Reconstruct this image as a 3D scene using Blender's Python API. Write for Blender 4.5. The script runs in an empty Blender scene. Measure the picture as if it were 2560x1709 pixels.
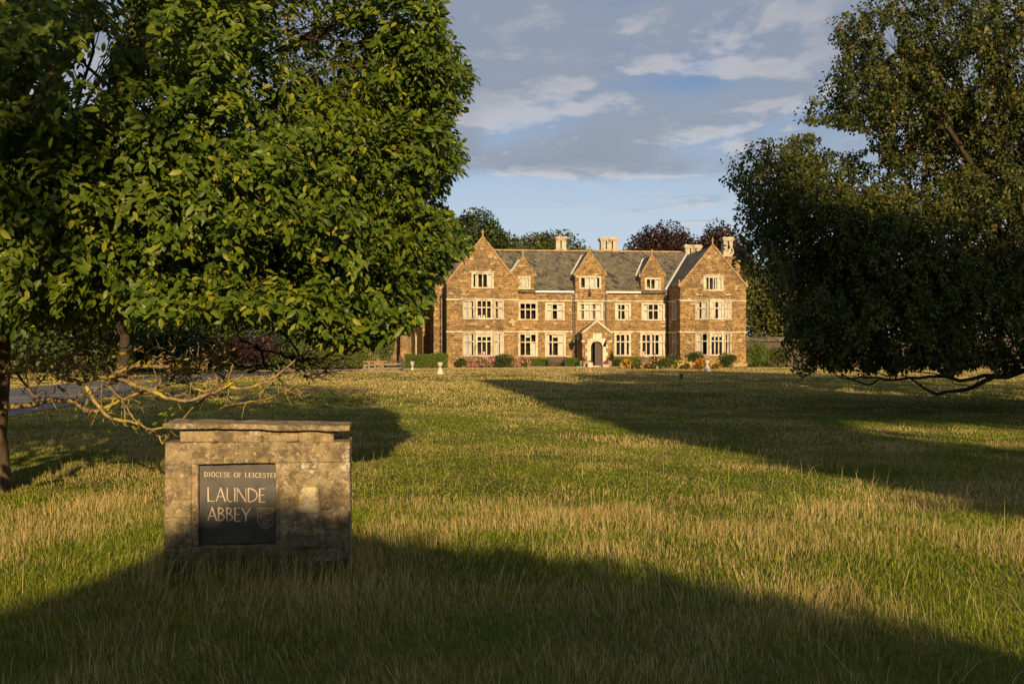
import bpy, math, random
import numpy as np
from mathutils import Vector, Matrix, noise as mnoise
R = math.radians
random.seed(7); RNG = np.random.default_rng(11)
SC = bpy.context.scene
COL = SC.collection

# ------------------------------------------------------------------ camera
EYE, F = 1.7, 2489.0                       # eye height; focal length in photo pixels (2560 wide, 35 mm)
cam = bpy.data.cameras.new('camera'); cam.lens = 35.0; cam.sensor_width = 36.0
cam.shift_y = 20.5/2560; cam.clip_end = 3000; cam.clip_start = 0.05
cam_o = bpy.data.objects.new('camera', cam); COL.objects.link(cam_o)
cam_o.location = (0, 0, EYE); cam_o.rotation_euler = (R(90), 0, 0); SC.camera = cam_o

# ------------------------------------------------------------------ light
SUN_EL, SUN_AZ = R(17.0), R(170.5)         # azimuth clockwise from +Y: the sun stands behind the camera, a little right
sun = bpy.data.lights.new('sun', 'SUN'); sun.energy = 5.0; sun.angle = R(0.6); sun.color = (1.0, 0.74, 0.42)
sun_o = bpy.data.objects.new('sun', sun); COL.objects.link(sun_o)
tosun = Vector((math.sin(SUN_AZ)*math.cos(SUN_EL), math.cos(SUN_AZ)*math.cos(SUN_EL), math.sin(SUN_EL)))
sun_o.rotation_euler = tosun.to_track_quat('Z', 'Y').to_euler()
SC.view_settings.view_transform = 'Standard'; SC.view_settings.look = 'None'
SC.view_settings.exposure = 0.32; SC.view_settings.gamma = 1.0
SC.cycles.max_bounces = 6; SC.cycles.diffuse_bounces = 3; SC.cycles.transparent_max_bounces = 12
SC.cycles.transmission_bounces = 4; SC.cycles.glossy_bounces = 3

# ------------------------------------------------------------------ node helpers
def nd(nt, typ, ins=None, **props):
    n = nt.nodes.new(typ)
    for k, v in props.items(): setattr(n, k, v)
    for k, v in (ins or {}).items():
        s = n.inputs[k]
        if hasattr(v, 'is_linked') and hasattr(v, 'links'): nt.links.new(v, s)
        elif isinstance(v, (tuple, list)) and len(v) == 3 and s.type == 'RGBA': s.default_value = (*v, 1)
        else: s.default_value = v
    return n
def mth(nt, op, a, b=0.0, c=0.0):
    return nd(nt, 'ShaderNodeMath', {0: a, 1: b, 2: c}, operation=op).outputs[0]
def mixc(nt, f, a, b, mode='MIX'):
    return nd(nt, 'ShaderNodeMix', {0: f, 6: a, 7: b}, data_type='RGBA', blend_type=mode).outputs[2]
def ramp(nt, f, stops):
    n = nd(nt, 'ShaderNodeValToRGB', {0: f}); e = n.color_ramp.elements
    while len(e) < len(stops): e.new(0.5)
    for i, (p, c) in enumerate(stops):
        e[i].position = p; e[i].color = (*c, 1) if isinstance(c, (tuple, list)) else (c, c, c, 1)
    return n.outputs[0]
def noi(nt, vec, scale, detail=3.0, rough=0.55, dist=0.0):
    ins = {'Scale': scale, 'Detail': detail, 'Roughness': rough, 'Distortion': dist}
    if vec is not None: ins['Vector'] = vec
    return nd(nt, 'ShaderNodeTexNoise', ins).outputs[0]
def pos(nt): return nd(nt, 'ShaderNodeNewGeometry').outputs['Position']
def newmat(name):
    m = bpy.data.materials.new(name); m.use_nodes = True
    return m, m.node_tree, m.node_tree.nodes['Principled BSDF']
def setp(nt, b, col=None, rough=0.8, spec=0.3, normal=None, metal=0.0):
    if col is not None:
        if isinstance(col, (tuple, list)): b.inputs['Base Color'].default_value = (*col, 1)
        else: nt.links.new(col, b.inputs['Base Color'])
    if isinstance(rough, (int, float)): b.inputs['Roughness'].default_value = rough
    else: nt.links.new(rough, b.inputs['Roughness'])
    b.inputs['Specular IOR Level'].default_value = spec
    b.inputs['Metallic'].default_value = metal
    if normal is not None: nt.links.new(normal, b.inputs['Normal'])
def bump(nt, h, s=0.5, d=0.02):
    return nd(nt, 'ShaderNodeBump', {'Height': h, 'Strength': s, 'Distance': d}).outputs[0]

# ------------------------------------------------------------------ world: daylight sky with a bank of evening cloud
W = bpy.data.worlds.new('World'); SC.world = W; W.use_nodes = True
wt = W.node_tree; wbg = wt.nodes['Background']; wbg.inputs[1].default_value = 0.052
sky = nd(wt, 'ShaderNodeTexSky', sky_type='NISHITA', sun_disc=False, sun_elevation=SUN_EL, sun_rotation=SUN_AZ,
         air_density=1.0, dust_density=1.2, ozone_density=2.0)
tc = nd(wt, 'ShaderNodeTexCoord').outputs['Generated']
sx = nd(wt, 'ShaderNodeSeparateXYZ', {0: tc})
zz = mth(wt, 'MAXIMUM', sx.outputs[2], 0.03)
cu = mth(wt, 'DIVIDE', sx.outputs[0], zz); cv = mth(wt, 'DIVIDE', sx.outputs[1], zz)
def cloudnoise(ox, oy, sc, det):
    v = nd(wt, 'ShaderNodeCombineXYZ', {0: mth(wt, 'ADD', cu, ox), 1: mth(wt, 'ADD', mth(wt, 'MULTIPLY', cv, 0.62), oy), 2: 3.7}).outputs[0]
    return noi(wt, v, sc, det, 0.56, 0.15)
n1 = cloudnoise(5.3, 1.4, 1.3, 10.0)
n2 = cloudnoise(5.28, 1.53, 1.3, 10.0)
n3 = cloudnoise(1.3, 7.7, 0.55, 2.0)
band = nd(wt, 'ShaderNodeMapRange', {0: cv, 1: 6.1, 2: 5.2, 3: 0.0, 4: 1.0}, interpolation_type='SMOOTHSTEP').outputs[0]
bias = mth(wt, 'ADD', mth(wt, 'MULTIPLY', n3, 0.55), mth(wt, 'MULTIPLY', band, 0.36))
dens = mth(wt, 'ADD', n1, mth(wt, 'SUBTRACT', bias, 0.445))
cmask = nd(wt, 'ShaderNodeMapRange', {0: dens, 1: 0.39, 2: 0.68, 3: 0.0, 4: 0.93}, interpolation_type='SMOOTHSTEP').outputs[0]
lit = nd(wt, 'ShaderNodeMapRange', {0: mth(wt, 'SUBTRACT', n1, n2), 1: -0.01, 2: 0.07, 3: 0.0, 4: 1.0}, interpolation_type='SMOOTHSTEP').outputs[0]
thick = nd(wt, 'ShaderNodeMapRange', {0: dens, 1: 0.55, 2: 0.85, 3: 0.0, 4: 1.0}).outputs[0]
ccol = mixc(wt, mth(wt, 'MULTIPLY', lit, mth(wt, 'SUBTRACT', 1.0, mth(wt, 'MULTIPLY', thick, .85))), (4.8, 5.5, 6.7), (10.0, 9.5, 9.4))
ccol = mixc(wt, mth(wt, 'MULTIPLY', thick, 0.6), ccol, (4.0, 4.7, 5.9))
low = nd(wt, 'ShaderNodeMapRange', {0: sx.outputs[2], 1: 0.09, 2: 0.31, 3: 0.66, 4: 0.0}, interpolation_type='SMOOTHSTEP').outputs[0]
air = mixc(wt, low, mixc(wt, 1.0, sky.outputs[0], (0.85, 1.05, 1.35), 'MULTIPLY'), (10.6, 11.9, 13.0))
wcol = mixc(wt, cmask, air, ccol)
wt.links.new(wcol, wbg.inputs[0])

# ------------------------------------------------------------------ object helpers
def wloc(o):
    v = Vector((0, 0, 0))
    while o is not None: v += o.location; o = o.parent
    return v
def tag(o, label=None, cat=None, group=None, kind=None):
    if label: o['label'] = label
    if cat: o['category'] = cat
    if group: o['group'] = group
    if kind: o['kind'] = kind
    return o
def thing(name, label, cat, loc=(0, 0, 0), group=None):
    o = bpy.data.objects.new(name, None); COL.objects.link(o); o.empty_display_size = 0.2
    o.location = loc
    return tag(o, label, cat, group)
def link(name, me, mat, parent=None):
    o = bpy.data.objects.new(name, me); COL.objects.link(o)
    if parent is not None: o.parent = parent
    for m in (mat if isinstance(mat, (list, tuple)) else [mat]): me.materials.append(m)
    return o
TURN = False
class MB:
    """collects faces; build() links them as one mesh object (coordinates are world, moved to the parent's origin)"""
    def __init__(s): s.v = []; s.f = []; s.xf = None
    def add(s, vs, fs):
        b = len(s.v)
        if s.xf is not None: vs = [s.xf @ Vector(p) for p in vs]
        s.v += [tuple(p) for p in vs]; s.f += [tuple(b+i for i in f) for f in fs]
        return s
    def box(s, x0, x1, y0, y1, z0, z1):
        return s.add([(x0,y0,z0),(x1,y0,z0),(x1,y1,z0),(x0,y1,z0),(x0,y0,z1),(x1,y0,z1),(x1,y1,z1),(x0,y1,z1)],
                     [(0,3,2,1),(4,5,6,7),(0,1,5,4),(1,2,6,5),(2,3,7,6),(3,0,4,7)])
    def quad(s, a, b, c, d): return s.add([a,b,c,d], [(0,1,2,3)])
    def tri(s, a, b, c): return s.add([a,b,c], [(0,1,2)])
    def slab(s, poly, t):
        """polygon (3D, ccw seen from outside) given a thickness t behind it"""
        p = [Vector(q) for q in poly]; n = (p[1]-p[0]).cross(p[2]-p[0]).normalized()
        k = len(p); q = [a - n*t for a in p]
        return s.add(p+q, [tuple(range(k)), tuple(range(2*k-1, k-1, -1))] + [(i, k+i, k+(i+1) % k, (i+1) % k) for i in range(k)])
    def beam(s, a, b, w, h, up=(0,0,1)):
        a, b = Vector(a), Vector(b); d = (b-a).normalized(); u = Vector(up)
        r = d.cross(u); r = r.normalized() if r.length > 1e-6 else Vector((1,0,0)); u = r.cross(d)
        P = []
        for c in (a, b):
            for i, j in ((-1,-1),(1,-1),(1,1),(-1,1)): P.append(c + r*(w/2*i) + u*(h/2*j))
        return s.add(P, [(0,1,2,3),(7,6,5,4),(0,4,5,1),(1,5,6,2),(2,6,7,3),(3,7,4,0)])
    def tube(s, pts, rad, n=6):
        pts = [Vector(p) for p in pts]; m = len(pts)
        if not isinstance(rad, (list, tuple)): rad = [rad]*m
        T = [(pts[min(i+1, m-1)]-pts[max(i-1, 0)]).normalized() for i in range(m)]
        r = T[0].orthogonal().normalized(); vs = []; fs = []
        for i in range(m):
            r = (r - T[i]*r.dot(T[i])); r = r.normalized() if r.length > 1e-6 else T[i].orthogonal().normalized()
            q = T[i].cross(r)
            for k in range(n):
                a = 2*math.pi*k/n; vs.append(pts[i] + (r*math.cos(a)+q*math.sin(a))*rad[i])
        for i in range(m-1):
            for k in range(n):
                k2 = (k+1) % n; fs.append((i*n+k, i*n+k2, (i+1)*n+k2, (i+1)*n+k))
        fs.append(tuple(range(n-1, -1, -1))); fs.append(tuple((m-1)*n+k for k in range(n)))
        return s.add(vs, fs)
    def lathe(s, prof, c=(0,0,0), n=16):
        vs = []; fs = []; m = len(prof)
        for r, z in prof:
            for k in range(n):
                a = 2*math.pi*k/n; vs.append((c[0]+r*math.cos(a), c[1]+r*math.sin(a), c[2]+z))
        for i in range(m-1):
            for k in range(n):
                k2 = (k+1) % n; fs.append((i*n+k, i*n+k2, (i+1)*n+k2, (i+1)*n+k))
        fs.append(tuple(range(n-1, -1, -1))); fs.append(tuple((m-1)*n+k for k in range(n)))
        return s.add(vs, fs)
    def build(s, name, mat, parent=None, smooth=False, bevel=0):
        if TURN: s.v = [tuple(HM @ Vector(p)) for p in s.v]
        o = wloc(parent); me = bpy.data.meshes.new(name)
        me.from_pydata([(x-o.x, y-o.y, z-o.z) for x, y, z in s.v], [], s.f); me.update()
        if smooth: me.shade_smooth()
        ob = link(name, me, mat, parent)
        if bevel:
            b = ob.modifiers.new('bevel', 'BEVEL'); b.width = bevel; b.segments = 2; b.limit_method = 'ANGLE'
        return ob
def np_mesh(name, V, faces, tint=None, smooth=False):
    """V (n,3) and a list of (k,m) int arrays -> mesh, with a float 'tint' per vertex"""
    me = bpy.data.meshes.new(name); me.vertices.add(len(V)); me.vertices.foreach_set('co', V.astype(np.float32).ravel())
    loops = np.concatenate([f.ravel() for f in faces]); tot = np.concatenate([np.full(len(f), f.shape[1]) for f in faces])
    st = np.concatenate([[0], np.cumsum(tot)[:-1]])
    me.loops.add(len(loops)); me.loops.foreach_set('vertex_index', loops.astype(np.int32))
    me.polygons.add(len(tot)); me.polygons.foreach_set('loop_start', st.astype(np.int32))
    if smooth: me.polygons.foreach_set('use_smooth', np.ones(len(tot), bool))
    if tint is not None:
        a = me.attributes.new('tint', 'FLOAT', 'POINT'); a.data.foreach_set('value', tint.astype(np.float32))
    me.update(calc_edges=True); me.validate()
    return me
def unit(a): return a/np.maximum(np.linalg.norm(a, axis=-1, keepdims=True), 1e-9)
def vnoise(x, y, seed=0):
    x = np.asarray(x, float); y = np.asarray(y, float)
    xi = np.floor(x).astype(np.int64); yi = np.floor(y).astype(np.int64); fx = x-xi; fy = y-yi
    def h(a, b):
        v = np.sin(a*127.1+b*311.7+seed*74.7)*43758.5453
        return v-np.floor(v)
    fx = fx*fx*(3-2*fx); fy = fy*fy*(3-2*fy)
    return (h(xi,yi)*(1-fx)+h(xi+1,yi)*fx)*(1-fy)+(h(xi,yi+1)*(1-fx)+h(xi+1,yi+1)*fx)*fy
def fbm(x, y, seed=0, o=4):
    s = 0; a = 0.5; t = 0
    for i in range(o):
        s = s+a*vnoise(x*2**i, y*2**i, seed+i*13); t += a; a *= 0.55
    return s/t
def ground_h(x, y):
    x = np.asarray(x, float); y = np.asarray(y, float)
    fade = np.clip((95-y)/30, 0, 1)*np.clip((y-9.5)/6, 0, 1)
    return 0.16*(fbm(x*0.16, y*0.11, 5, 3)-0.5)*fade
def PX(px, d): return (px-1280)/F*d            # photo pixel + distance -> metres, used while measuring the place
def PZ(py, d): return EYE-(py-875)/F*d
def P3(px, py, d): return Vector((PX(px, d), d, PZ(py, d)))

# ------------------------------------------------------------------ materials
def stone_wall(name, c1, c2, mortar, bw=0.52, rh=0.23, patch=(0.085, 0.07, 0.05), pale=(0.55, 0.45, 0.28)):
    m, nt, b = newmat(name); p = pos(nt); s = nd(nt, 'ShaderNodeSeparateXYZ', {0: p})
    wob = noi(nt, p, 1.3, 2)
    u = mth(nt, 'ADD', mth(nt, 'ADD', s.outputs[0], s.outputs[1]), mth(nt, 'MULTIPLY', wob, 0.10))
    v = mth(nt, 'ADD', s.outputs[2], mth(nt, 'MULTIPLY', noi(nt, p, 0.8, 2), 0.09))
    uv = nd(nt, 'ShaderNodeCombineXYZ', {0: u, 1: v, 2: 0.0}).outputs[0]
    br = nd(nt, 'ShaderNodeTexBrick', {'Vector': uv, 'Color1': c1, 'Color2': c2, 'Mortar': mortar, 'Scale': 1.0, 'Mortar Size': 0.022,
            'Mortar Smooth': 0.4, 'Bias': 0.0, 'Brick Width': bw, 'Row Height': rh}, offset=0.47, squash=0.8, squash_frequency=3)
    # each stone its own shade
    cell = nd(nt, 'ShaderNodeTexVoronoi', {'Vector': nd(nt, 'ShaderNodeCombineXYZ', {0: mth(nt, 'MULTIPLY', u, 2.5), 1: mth(nt, 'MULTIPLY', v, 4.6), 2: 0.0}).outputs[0], 'Scale': 1.0}).outputs['Color']
    sep = nd(nt, 'ShaderNodeSeparateColor', {0: cell})
    c = mixc(nt, 0.8, br.outputs[0], ramp(nt, sep.outputs[0], [(0.0, 0.50), (0.5, 0.95), (1.0, 1.35)]), 'MULTIPLY')
    c = mixc(nt, mth(nt, 'MULTIPLY', ramp(nt, sep.outputs[1], [(0.965, 0.0), (0.97, 0.7)]), br.outputs[1]), c, c)
    c = mixc(nt, mth(nt, 'MULTIPLY', ramp(nt, sep.outputs[1], [(0.955, 0.0), (0.965, 0.75)]), mth(nt, 'SUBTRACT', 1.0, br.outputs[1])), c, pale)
    c = mixc(nt, mth(nt, 'MULTIPLY', ramp(nt, noi(nt, p, 0.45, 5, 0.65), [(0.50, 0.0), (0.66, 1.0)]), 0.55), c, patch)
    c = mixc(nt, mth(nt, 'MULTIPLY', ramp(nt, noi(nt, p, 5.0, 3), [(0.45, 0.0), (0.75, 1.0)]), 0.35), c, (0.10, 0.07, 0.04))
    setp(nt, b, c, 0.9, 0.15, bump(nt, br.outputs[1], -0.6, 0.03)); return m
M_IRON = stone_wall('ironstone', (0.30, 0.178, 0.066), (0.18, 0.11, 0.045), (0.42, 0.30, 0.15), .46, .235)
def noisy(name, c1, c2, scale, rough=0.85, spec=0.2, bmp=0.0, c3=None, s3=None, lo=0.35, hi=0.65):
    m, nt, b = newmat(name); p = pos(nt); n = noi(nt, p, scale, 5, 0.6)
    c = ramp(nt, n, [(lo, c1), (hi, c2)])
    if c3: c = mixc(nt, ramp(nt, noi(nt, p, s3, 4, 0.6), [(0.50, 0.0), (0.62, 0.85)]), c, c3)
    setp(nt, b, c, rough, spec, bump(nt, n, bmp, 0.02) if bmp else None); return m
M_CREAM = noisy('cream_limestone', (0.54, 0.45, 0.30), (0.64, 0.56, 0.41), 3.0, 0.85, 0.2, 0.2, (0.36, 0.28, 0.17), 1.7)
M_PALE = noisy('pale_weathered_stone', (0.52, 0.45, 0.34), (0.68, 0.62, 0.50), 6.0, 0.9, 0.15, 0.4, (0.25, 0.21, 0.15), 3.0)
M_COPING = noisy('coping_stone', (0.34, 0.21, 0.09), (0.46, 0.32, 0.16), 4.0, 0.9, 0.15, 0.2, (0.16, 0.12, 0.07), 2.0)
def slate(name, a, bcol, lich):
    m, nt, b = newmat(name); p = pos(nt); s = nd(nt, 'ShaderNodeSeparateXYZ', {0: p})
    uv = nd(nt, 'ShaderNodeCombineXYZ', {0: mth(nt, 'ADD', s.outputs[0], s.outputs[1]), 1: mth(nt, 'MULTIPLY', s.outputs[2], 1.45), 2: 0.0}).outputs[0]
    br = nd(nt, 'ShaderNodeTexBrick', {'Vector': uv, 'Color1': a, 'Color2': bcol, 'Mortar': (0.03, 0.028, 0.025), 'Scale': 1.0, 'Mortar Size': 0.018,
            'Mortar Smooth': 0.3, 'Bias': 0.0, 'Brick Width': 0.32, 'Row Height': 0.26})
    c = mixc(nt, mth(nt, 'MULTIPLY', ramp(nt, noi(nt, p, 0.9, 6, 0.7), [(0.40, 0.0), (0.60, 1.0)]), 0.8), br.outputs[0], lich)
    c = mixc(nt, ramp(nt, noi(nt, p, 2.2, 4, 0.6), [(0.58, 0.0), (0.63, 0.85)]), c, (0.040, 0.033, 0.032))
    c = mixc(nt, ramp(nt, noi(nt, p, 6.0, 4, 0.7), [(0.52, 0.0), (0.62, 0.6)]), c, (0.27, 0.235, 0.15))
    c = mixc(nt, ramp(nt, noi(nt, p, 4.1, 4, 0.7), [(0.56, 0.0), (0.64, 0.6)]), c, (0.05, 0.045, 0.038))
    cell = nd(nt, 'ShaderNodeSeparateColor', {0: nd(nt, 'ShaderNodeTexVoronoi', {'Vector': uv, 'Scale': 2.2}).outputs['Color']})
    c = mixc(nt, 1.0, c, ramp(nt, cell.outputs[0], [(0.0, 0.55), (0.15, 0.85), (1.0, 1.1)]), 'MULTIPLY')
    c = mixc(nt, ramp(nt, cell.outputs[1], [(0.90, 0.0), (0.92, 0.8)]), c, (0.035, 0.03, 0.03))
    setp(nt, b, c, 0.75, 0.25, bump(nt, br.outputs[1], -0.6, 0.03)); return m
M_SLATE = slate('mossy_slate', (0.085, 0.075, 0.058), (0.125, 0.108, 0.08), (0.165, 0.14, 0.085))
M_LEAD = noisy('lead', (0.42, 0.42, 0.42), (0.55, 0.55, 0.54), 3.0, 0.6, 0.4)
M_WHITE = noisy('white_paint', (0.70, 0.69, 0.66), (0.78, 0.77, 0.74), 2.0, 0.5, 0.4)
M_BLACK = noisy('black_iron', (0.018, 0.018, 0.018), (0.035, 0.032, 0.03), 8.0, 0.5, 0.4)
M_PIPE = noisy('grey_pipe', (0.10, 0.09, 0.08), (0.17, 0.155, 0.14), 5.0, 0.6, 0.3)
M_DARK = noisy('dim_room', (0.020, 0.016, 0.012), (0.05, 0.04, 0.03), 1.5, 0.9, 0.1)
M_CURT = noisy('white_curtain', (0.66, 0.62, 0.54), (0.78, 0.75, 0.68), 3.0, 0.9, 0.1)
M_DOOR = noisy('old_oak', (0.055, 0.035, 0.022), (0.10, 0.065, 0.04), 14.0, 0.6, 0.3)
M_GLASS, nt, b = newmat('window_glass')
nt.nodes.remove(b); fr = mth(nt, 'POWER', nd(nt, 'ShaderNodeLayerWeight', {0: 0.5}).outputs['Facing'], 5.0)
gx = nd(nt, 'ShaderNodeMixShader', {0: mth(nt, 'ADD', mth(nt, 'MULTIPLY', fr, 0.92), 0.05), 1: nd(nt, 'ShaderNodeBsdfTransparent', {0: (0.85, 0.87, 0.86)}).outputs[0],
        2: nd(nt, 'ShaderNodeBsdfGlossy', {'Roughness': 0.03}).outputs[0]}).outputs[0]
nt.links.new(gx, nt.nodes['Material Output'].inputs[0])
def leafmat(name, stops, trans=0.3, rough=0.5, spec=0.35):
    m, nt, b = newmat(name)
    t = nd(nt, 'ShaderNodeAttribute', attribute_name='tint').outputs['Fac']
    c = ramp(nt, t, stops); setp(nt, b, c, rough, spec)
    tr = nd(nt, 'ShaderNodeBsdfTranslucent', {0: mixc(nt, 1.0, c, (1.25, 1.35, 0.5), 'MULTIPLY')})
    mx = nd(nt, 'ShaderNodeMixShader', {0: trans, 1: b.outputs[0], 2: tr.outputs[0]})
    nt.links.new(mx.outputs[0], nt.nodes['Material Output'].inputs[0]); return m
M_LEAF = leafmat('walnut_leaf', [(0.0, (0.036, 0.068, 0.006)), (0.5, (0.100, 0.145, 0.009)), (0.8, (0.185, 0.215, 0.014)), (1.0, (0.29, 0.28, 0.03))], 0.28, 0.42, 0.25)
M_BEECH = leafmat('beech_leaf', [(0.0, (0.022, 0.034, 0.007)), (0.5, (0.064, 0.080, 0.011)), (0.82, (0.125, 0.12, 0.016)), (1.0, (0.17, 0.095, 0.018))], 0.22, 0.5, 0.3)
M_TREE_A = leafmat('dark_foliage', [(0.0, (0.028, 0.050, 0.011)), (1.0, (0.080, 0.105, 0.020))], 0.2)
M_TREE_B = leafmat('olive_foliage', [(0.0, (0.055, 0.068, 0.014)), (1.0, (0.125, 0.13, 0.024))], 0.2)
M_COPPER = leafmat('copper_foliage', [(0.0, (0.022, 0.012, 0.011)), (0.7, (0.055, 0.026, 0.020)), (1.0, (0.09, 0.05, 0.03))], 0.15)
M_PURPLE = leafmat('purple_foliage', [(0.0, (0.025, 0.010, 0.012)), (1.0, (0.08, 0.030, 0.035))], 0.15)
M_HEDGE = leafmat('hedge_leaf', [(0.0, (0.055, 0.10, 0.010)), (1.0, (0.15, 0.21, 0.02))], 0.2)
M_BRIGHT = leafmat('bright_hedge_leaf', [(0.0, (0.07, 0.11, 0.018)), (1.0, (0.19, 0.22, 0.04))], 0.25)
M_BARK = noisy('brown_bark', (0.075, 0.05, 0.03), (0.16, 0.11, 0.065), 9.0, 0.9, 0.1, 0.8, (0.15, 0.14, 0.05), 3.0)
M_LICHEN = noisy('lichened_bark', (0.17, 0.115, 0.06), (0.34, 0.25, 0.14), 14.0, 0.9, 0.1, 0.6, (0.50, 0.385, 0.055), 6.0, .35, .65)
M_TWIG = noisy('dark_bark', (0.035, 0.026, 0.018), (0.07, 0.05, 0.035), 9.0, 0.9, 0.1, 0.5)
M_TIMBER = noisy('weathered_timber', (0.20, 0.15, 0.09), (0.30, 0.235, 0.14), 6.0, 0.85, 0.15, 0.3)
M_BENCH = noisy('dark_teak', (0.035, 0.03, 0.026), (0.075, 0.062, 0.05), 8.0, 0.7, 0.25)
M_SKIN = noisy('skin', (0.50, 0.28, 0.18), (0.56, 0.33, 0.22), 9.0, 0.55, 0.35)
M_HAIR = noisy('dark_hair', (0.02, 0.015, 0.012), (0.05, 0.035, 0.025), 30.0, 0.6, 0.3)
M_CLOTHB = noisy('black_cloth', (0.014, 0.013, 0.013), (0.025, 0.023, 0.022), 20.0, 0.9, 0.1)
M_YEL = noisy('yellow_print', (0.65, 0.42, 0.06), (0.75, 0.5, 0.1), 20.0, 0.8, 0.1)
M_TERRA = noisy('pinkish_terracotta', (0.50, 0.30, 0.21), (0.60, 0.40, 0.29), 6.0, 0.9, 0.1, 0.2)
M_TURQ = noisy('turquoise_glaze', (0.12, 0.30, 0.24), (0.18, 0.38, 0.30), 6.0, 0.5, 0.4)

# ------------------------------------------------------------------ ground, road, path
def inroad(x, y):
    c = np.interp(y, RD[:, 1], RD[:, 0]); return np.abs(x-c) < RD_HW(y)
RD = np.array([(-13.4, 14.0), (-14.6, 20.0), (-16.2, 28.0), (-18.0, 38.0), (-19.6, 50.0), (-19.8, 62.0), (-18.4, 74.0), (-15.0, 82.0)])
def RD_HW(y): return np.interp(y, [14, 28, 45, 80], [2.6, 2.9, 3.1, 2.6])
m, nt, b = newmat('lawn_soil'); p = pos(nt)
c = ramp(nt, noi(nt, p, 0.35, 6, 0.65), [(0.36, (0.07, 0.092, 0.016)), (0.5, (0.13, 0.12, 0.035)), (0.64, (0.26, 0.195, 0.075))])
c = mixc(nt, mth(nt, 'MULTIPLY', noi(nt, p, 9.0, 4), 0.8), c, (0.05, 0.045, 0.015))
setp(nt, b, c, 0.95, 0.05, bump(nt, noi(nt, p, 22.0, 4), 0.8, 0.05)); M_SOIL = m
ys = np.concatenate([np.linspace(-120, -5, 16), np.arange(-3, 40, 0.5), np.arange(40, 110, 1.5), np.linspace(112, 900, 30)])
xs = np.concatenate([np.linspace(-700, -60, 20), np.arange(-55, -12, 1.5), np.arange(-12, 14, 0.5), np.arange(14, 60, 1.5), np.linspace(62, 700, 20)])
gx_, gy_ = np.meshgrid(xs, ys); gz_ = ground_h(gx_, gy_); V = np.stack([gx_, gy_, gz_], -1).reshape(-1, 3)
i, j = np.meshgrid(np.arange(len(ys)-1), np.arange(len(xs)-1), indexing='ij'); a = (i*len(xs)+j).ravel()
g = link('ground', np_mesh('ground', V, [np.stack([a, a+1, a+1+len(xs), a+len(xs)], 1)], smooth=True), M_SOIL); tag(g, kind='structure')
M_ROAD = noisy('worn_asphalt', (0.085, 0.08, 0.075), (0.14, 0.13, 0.12), 1.2, 0.9, 0.2, 0.3, (0.19, 0.165, 0.13), 0.5)
ry = np.arange(14.5, 82, 0.75); rc = np.interp(ry, RD[:, 1], RD[:, 0]); tt = np.linspace(-1, 1, 7)
rx = rc[:, None]+tt[None]*RD_HW(ry)[:, None]; rY = np.repeat(ry[:, None], 7, 1)
V = np.stack([rx, rY, ground_h(rx, rY)+0.02+0.05*(1-tt[None]**2)+0*rx], -1).reshape(-1, 3)
i, j = np.meshgrid(np.arange(len(ry)-1), np.arange(6), indexing='ij'); a = (i*7+j).ravel()
tag(link('road', np_mesh('road', V, [np.stack([a, a+1, a+8, a+7], 1)], smooth=True), M_ROAD), kind='structure')
M_GRAVEL = noisy('pink_gravel', (0.38, 0.27, 0.17), (0.52, 0.39, 0.26), 3.0, 0.95, 0.1, 0.3)
mb = MB(); mb.add([(-15.5, 81.5, .012), (-4, 92.0, .012), (6, 94.5, .012), (16, 95.5, .012), (16, 107.8, .012), (0.8, 107.8, .012), (0.8, 98.6, .012), (-6, 97.6, .012), (-12, 90, .012), (-19, 84, .012)], [tuple(range(10))])
tag(mb.build('path', M_GRAVEL), kind='structure')

# ------------------------------------------------------------------ grass
def blades(X, Y, H, Wd, tint, lean=0.45):
    n = len(X); th = RNG.uniform(0, 2*np.pi, n); ph = RNG.normal(0, 1.1, n)+2*np.pi*fbm(X*0.7, Y*0.5, 61, 2)*2
    fac = RNG.normal(0, 0.7, n)                                  # blade plane mostly across the slope of the lawn
    ax = np.stack([np.cos(fac), np.sin(fac), 0*fac], 1)*(Wd/2)[:, None]
    ld = np.stack([np.cos(ph), np.sin(ph), 0*ph], 1); L = (np.abs(RNG.normal(0, lean, n))*H)[:, None]
    B = np.stack([X, Y, ground_h(X, Y)-0.01], 1); up = np.array([0, 0, 1.0])
    m = B+ld*L*0.35+up*(H*0.58)[:, None]; t = B+ld*L*1.0+up*(H*(1-0.12*np.minimum(L[:, 0]/H, 1.5)))[:, None]
    V = np.stack([B-ax, B+ax, m-ax*0.75, m+ax*0.75, t], 1).reshape(-1, 3); k = np.arange(n)*5
    q = np.stack([k, k+1, k+3, k+2], 1); tr = np.stack([k+2, k+3, k+4], 1)
    return V, q, tr, np.repeat(tint, 5)
def straw_map(x, y):
    a = fbm(x*0.22, y*0.16, 21, 4); b_ = fbm(x*0.9, y*0.9, 33, 4)
    return np.clip((a*0.55+b_*0.55-0.54)*4.0+0.44+np.interp(y, [4, 6.5, 8, 11, 14, 26, 38, 60, 100], [-.6, -.3, .15, .10, -.14, -.10, .22, .45, .75]), 0, 1)
parts = []
bands = [(4.0, 7.0, 3000, .0042), (7.0, 11.0, 2300, .0058), (11.0, 18.0, 1200, .0088), (18.0, 30.0, 430, .015), (30.0, 55.0, 100, .030), (55.0, 99.0, 30, .060)]
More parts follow.
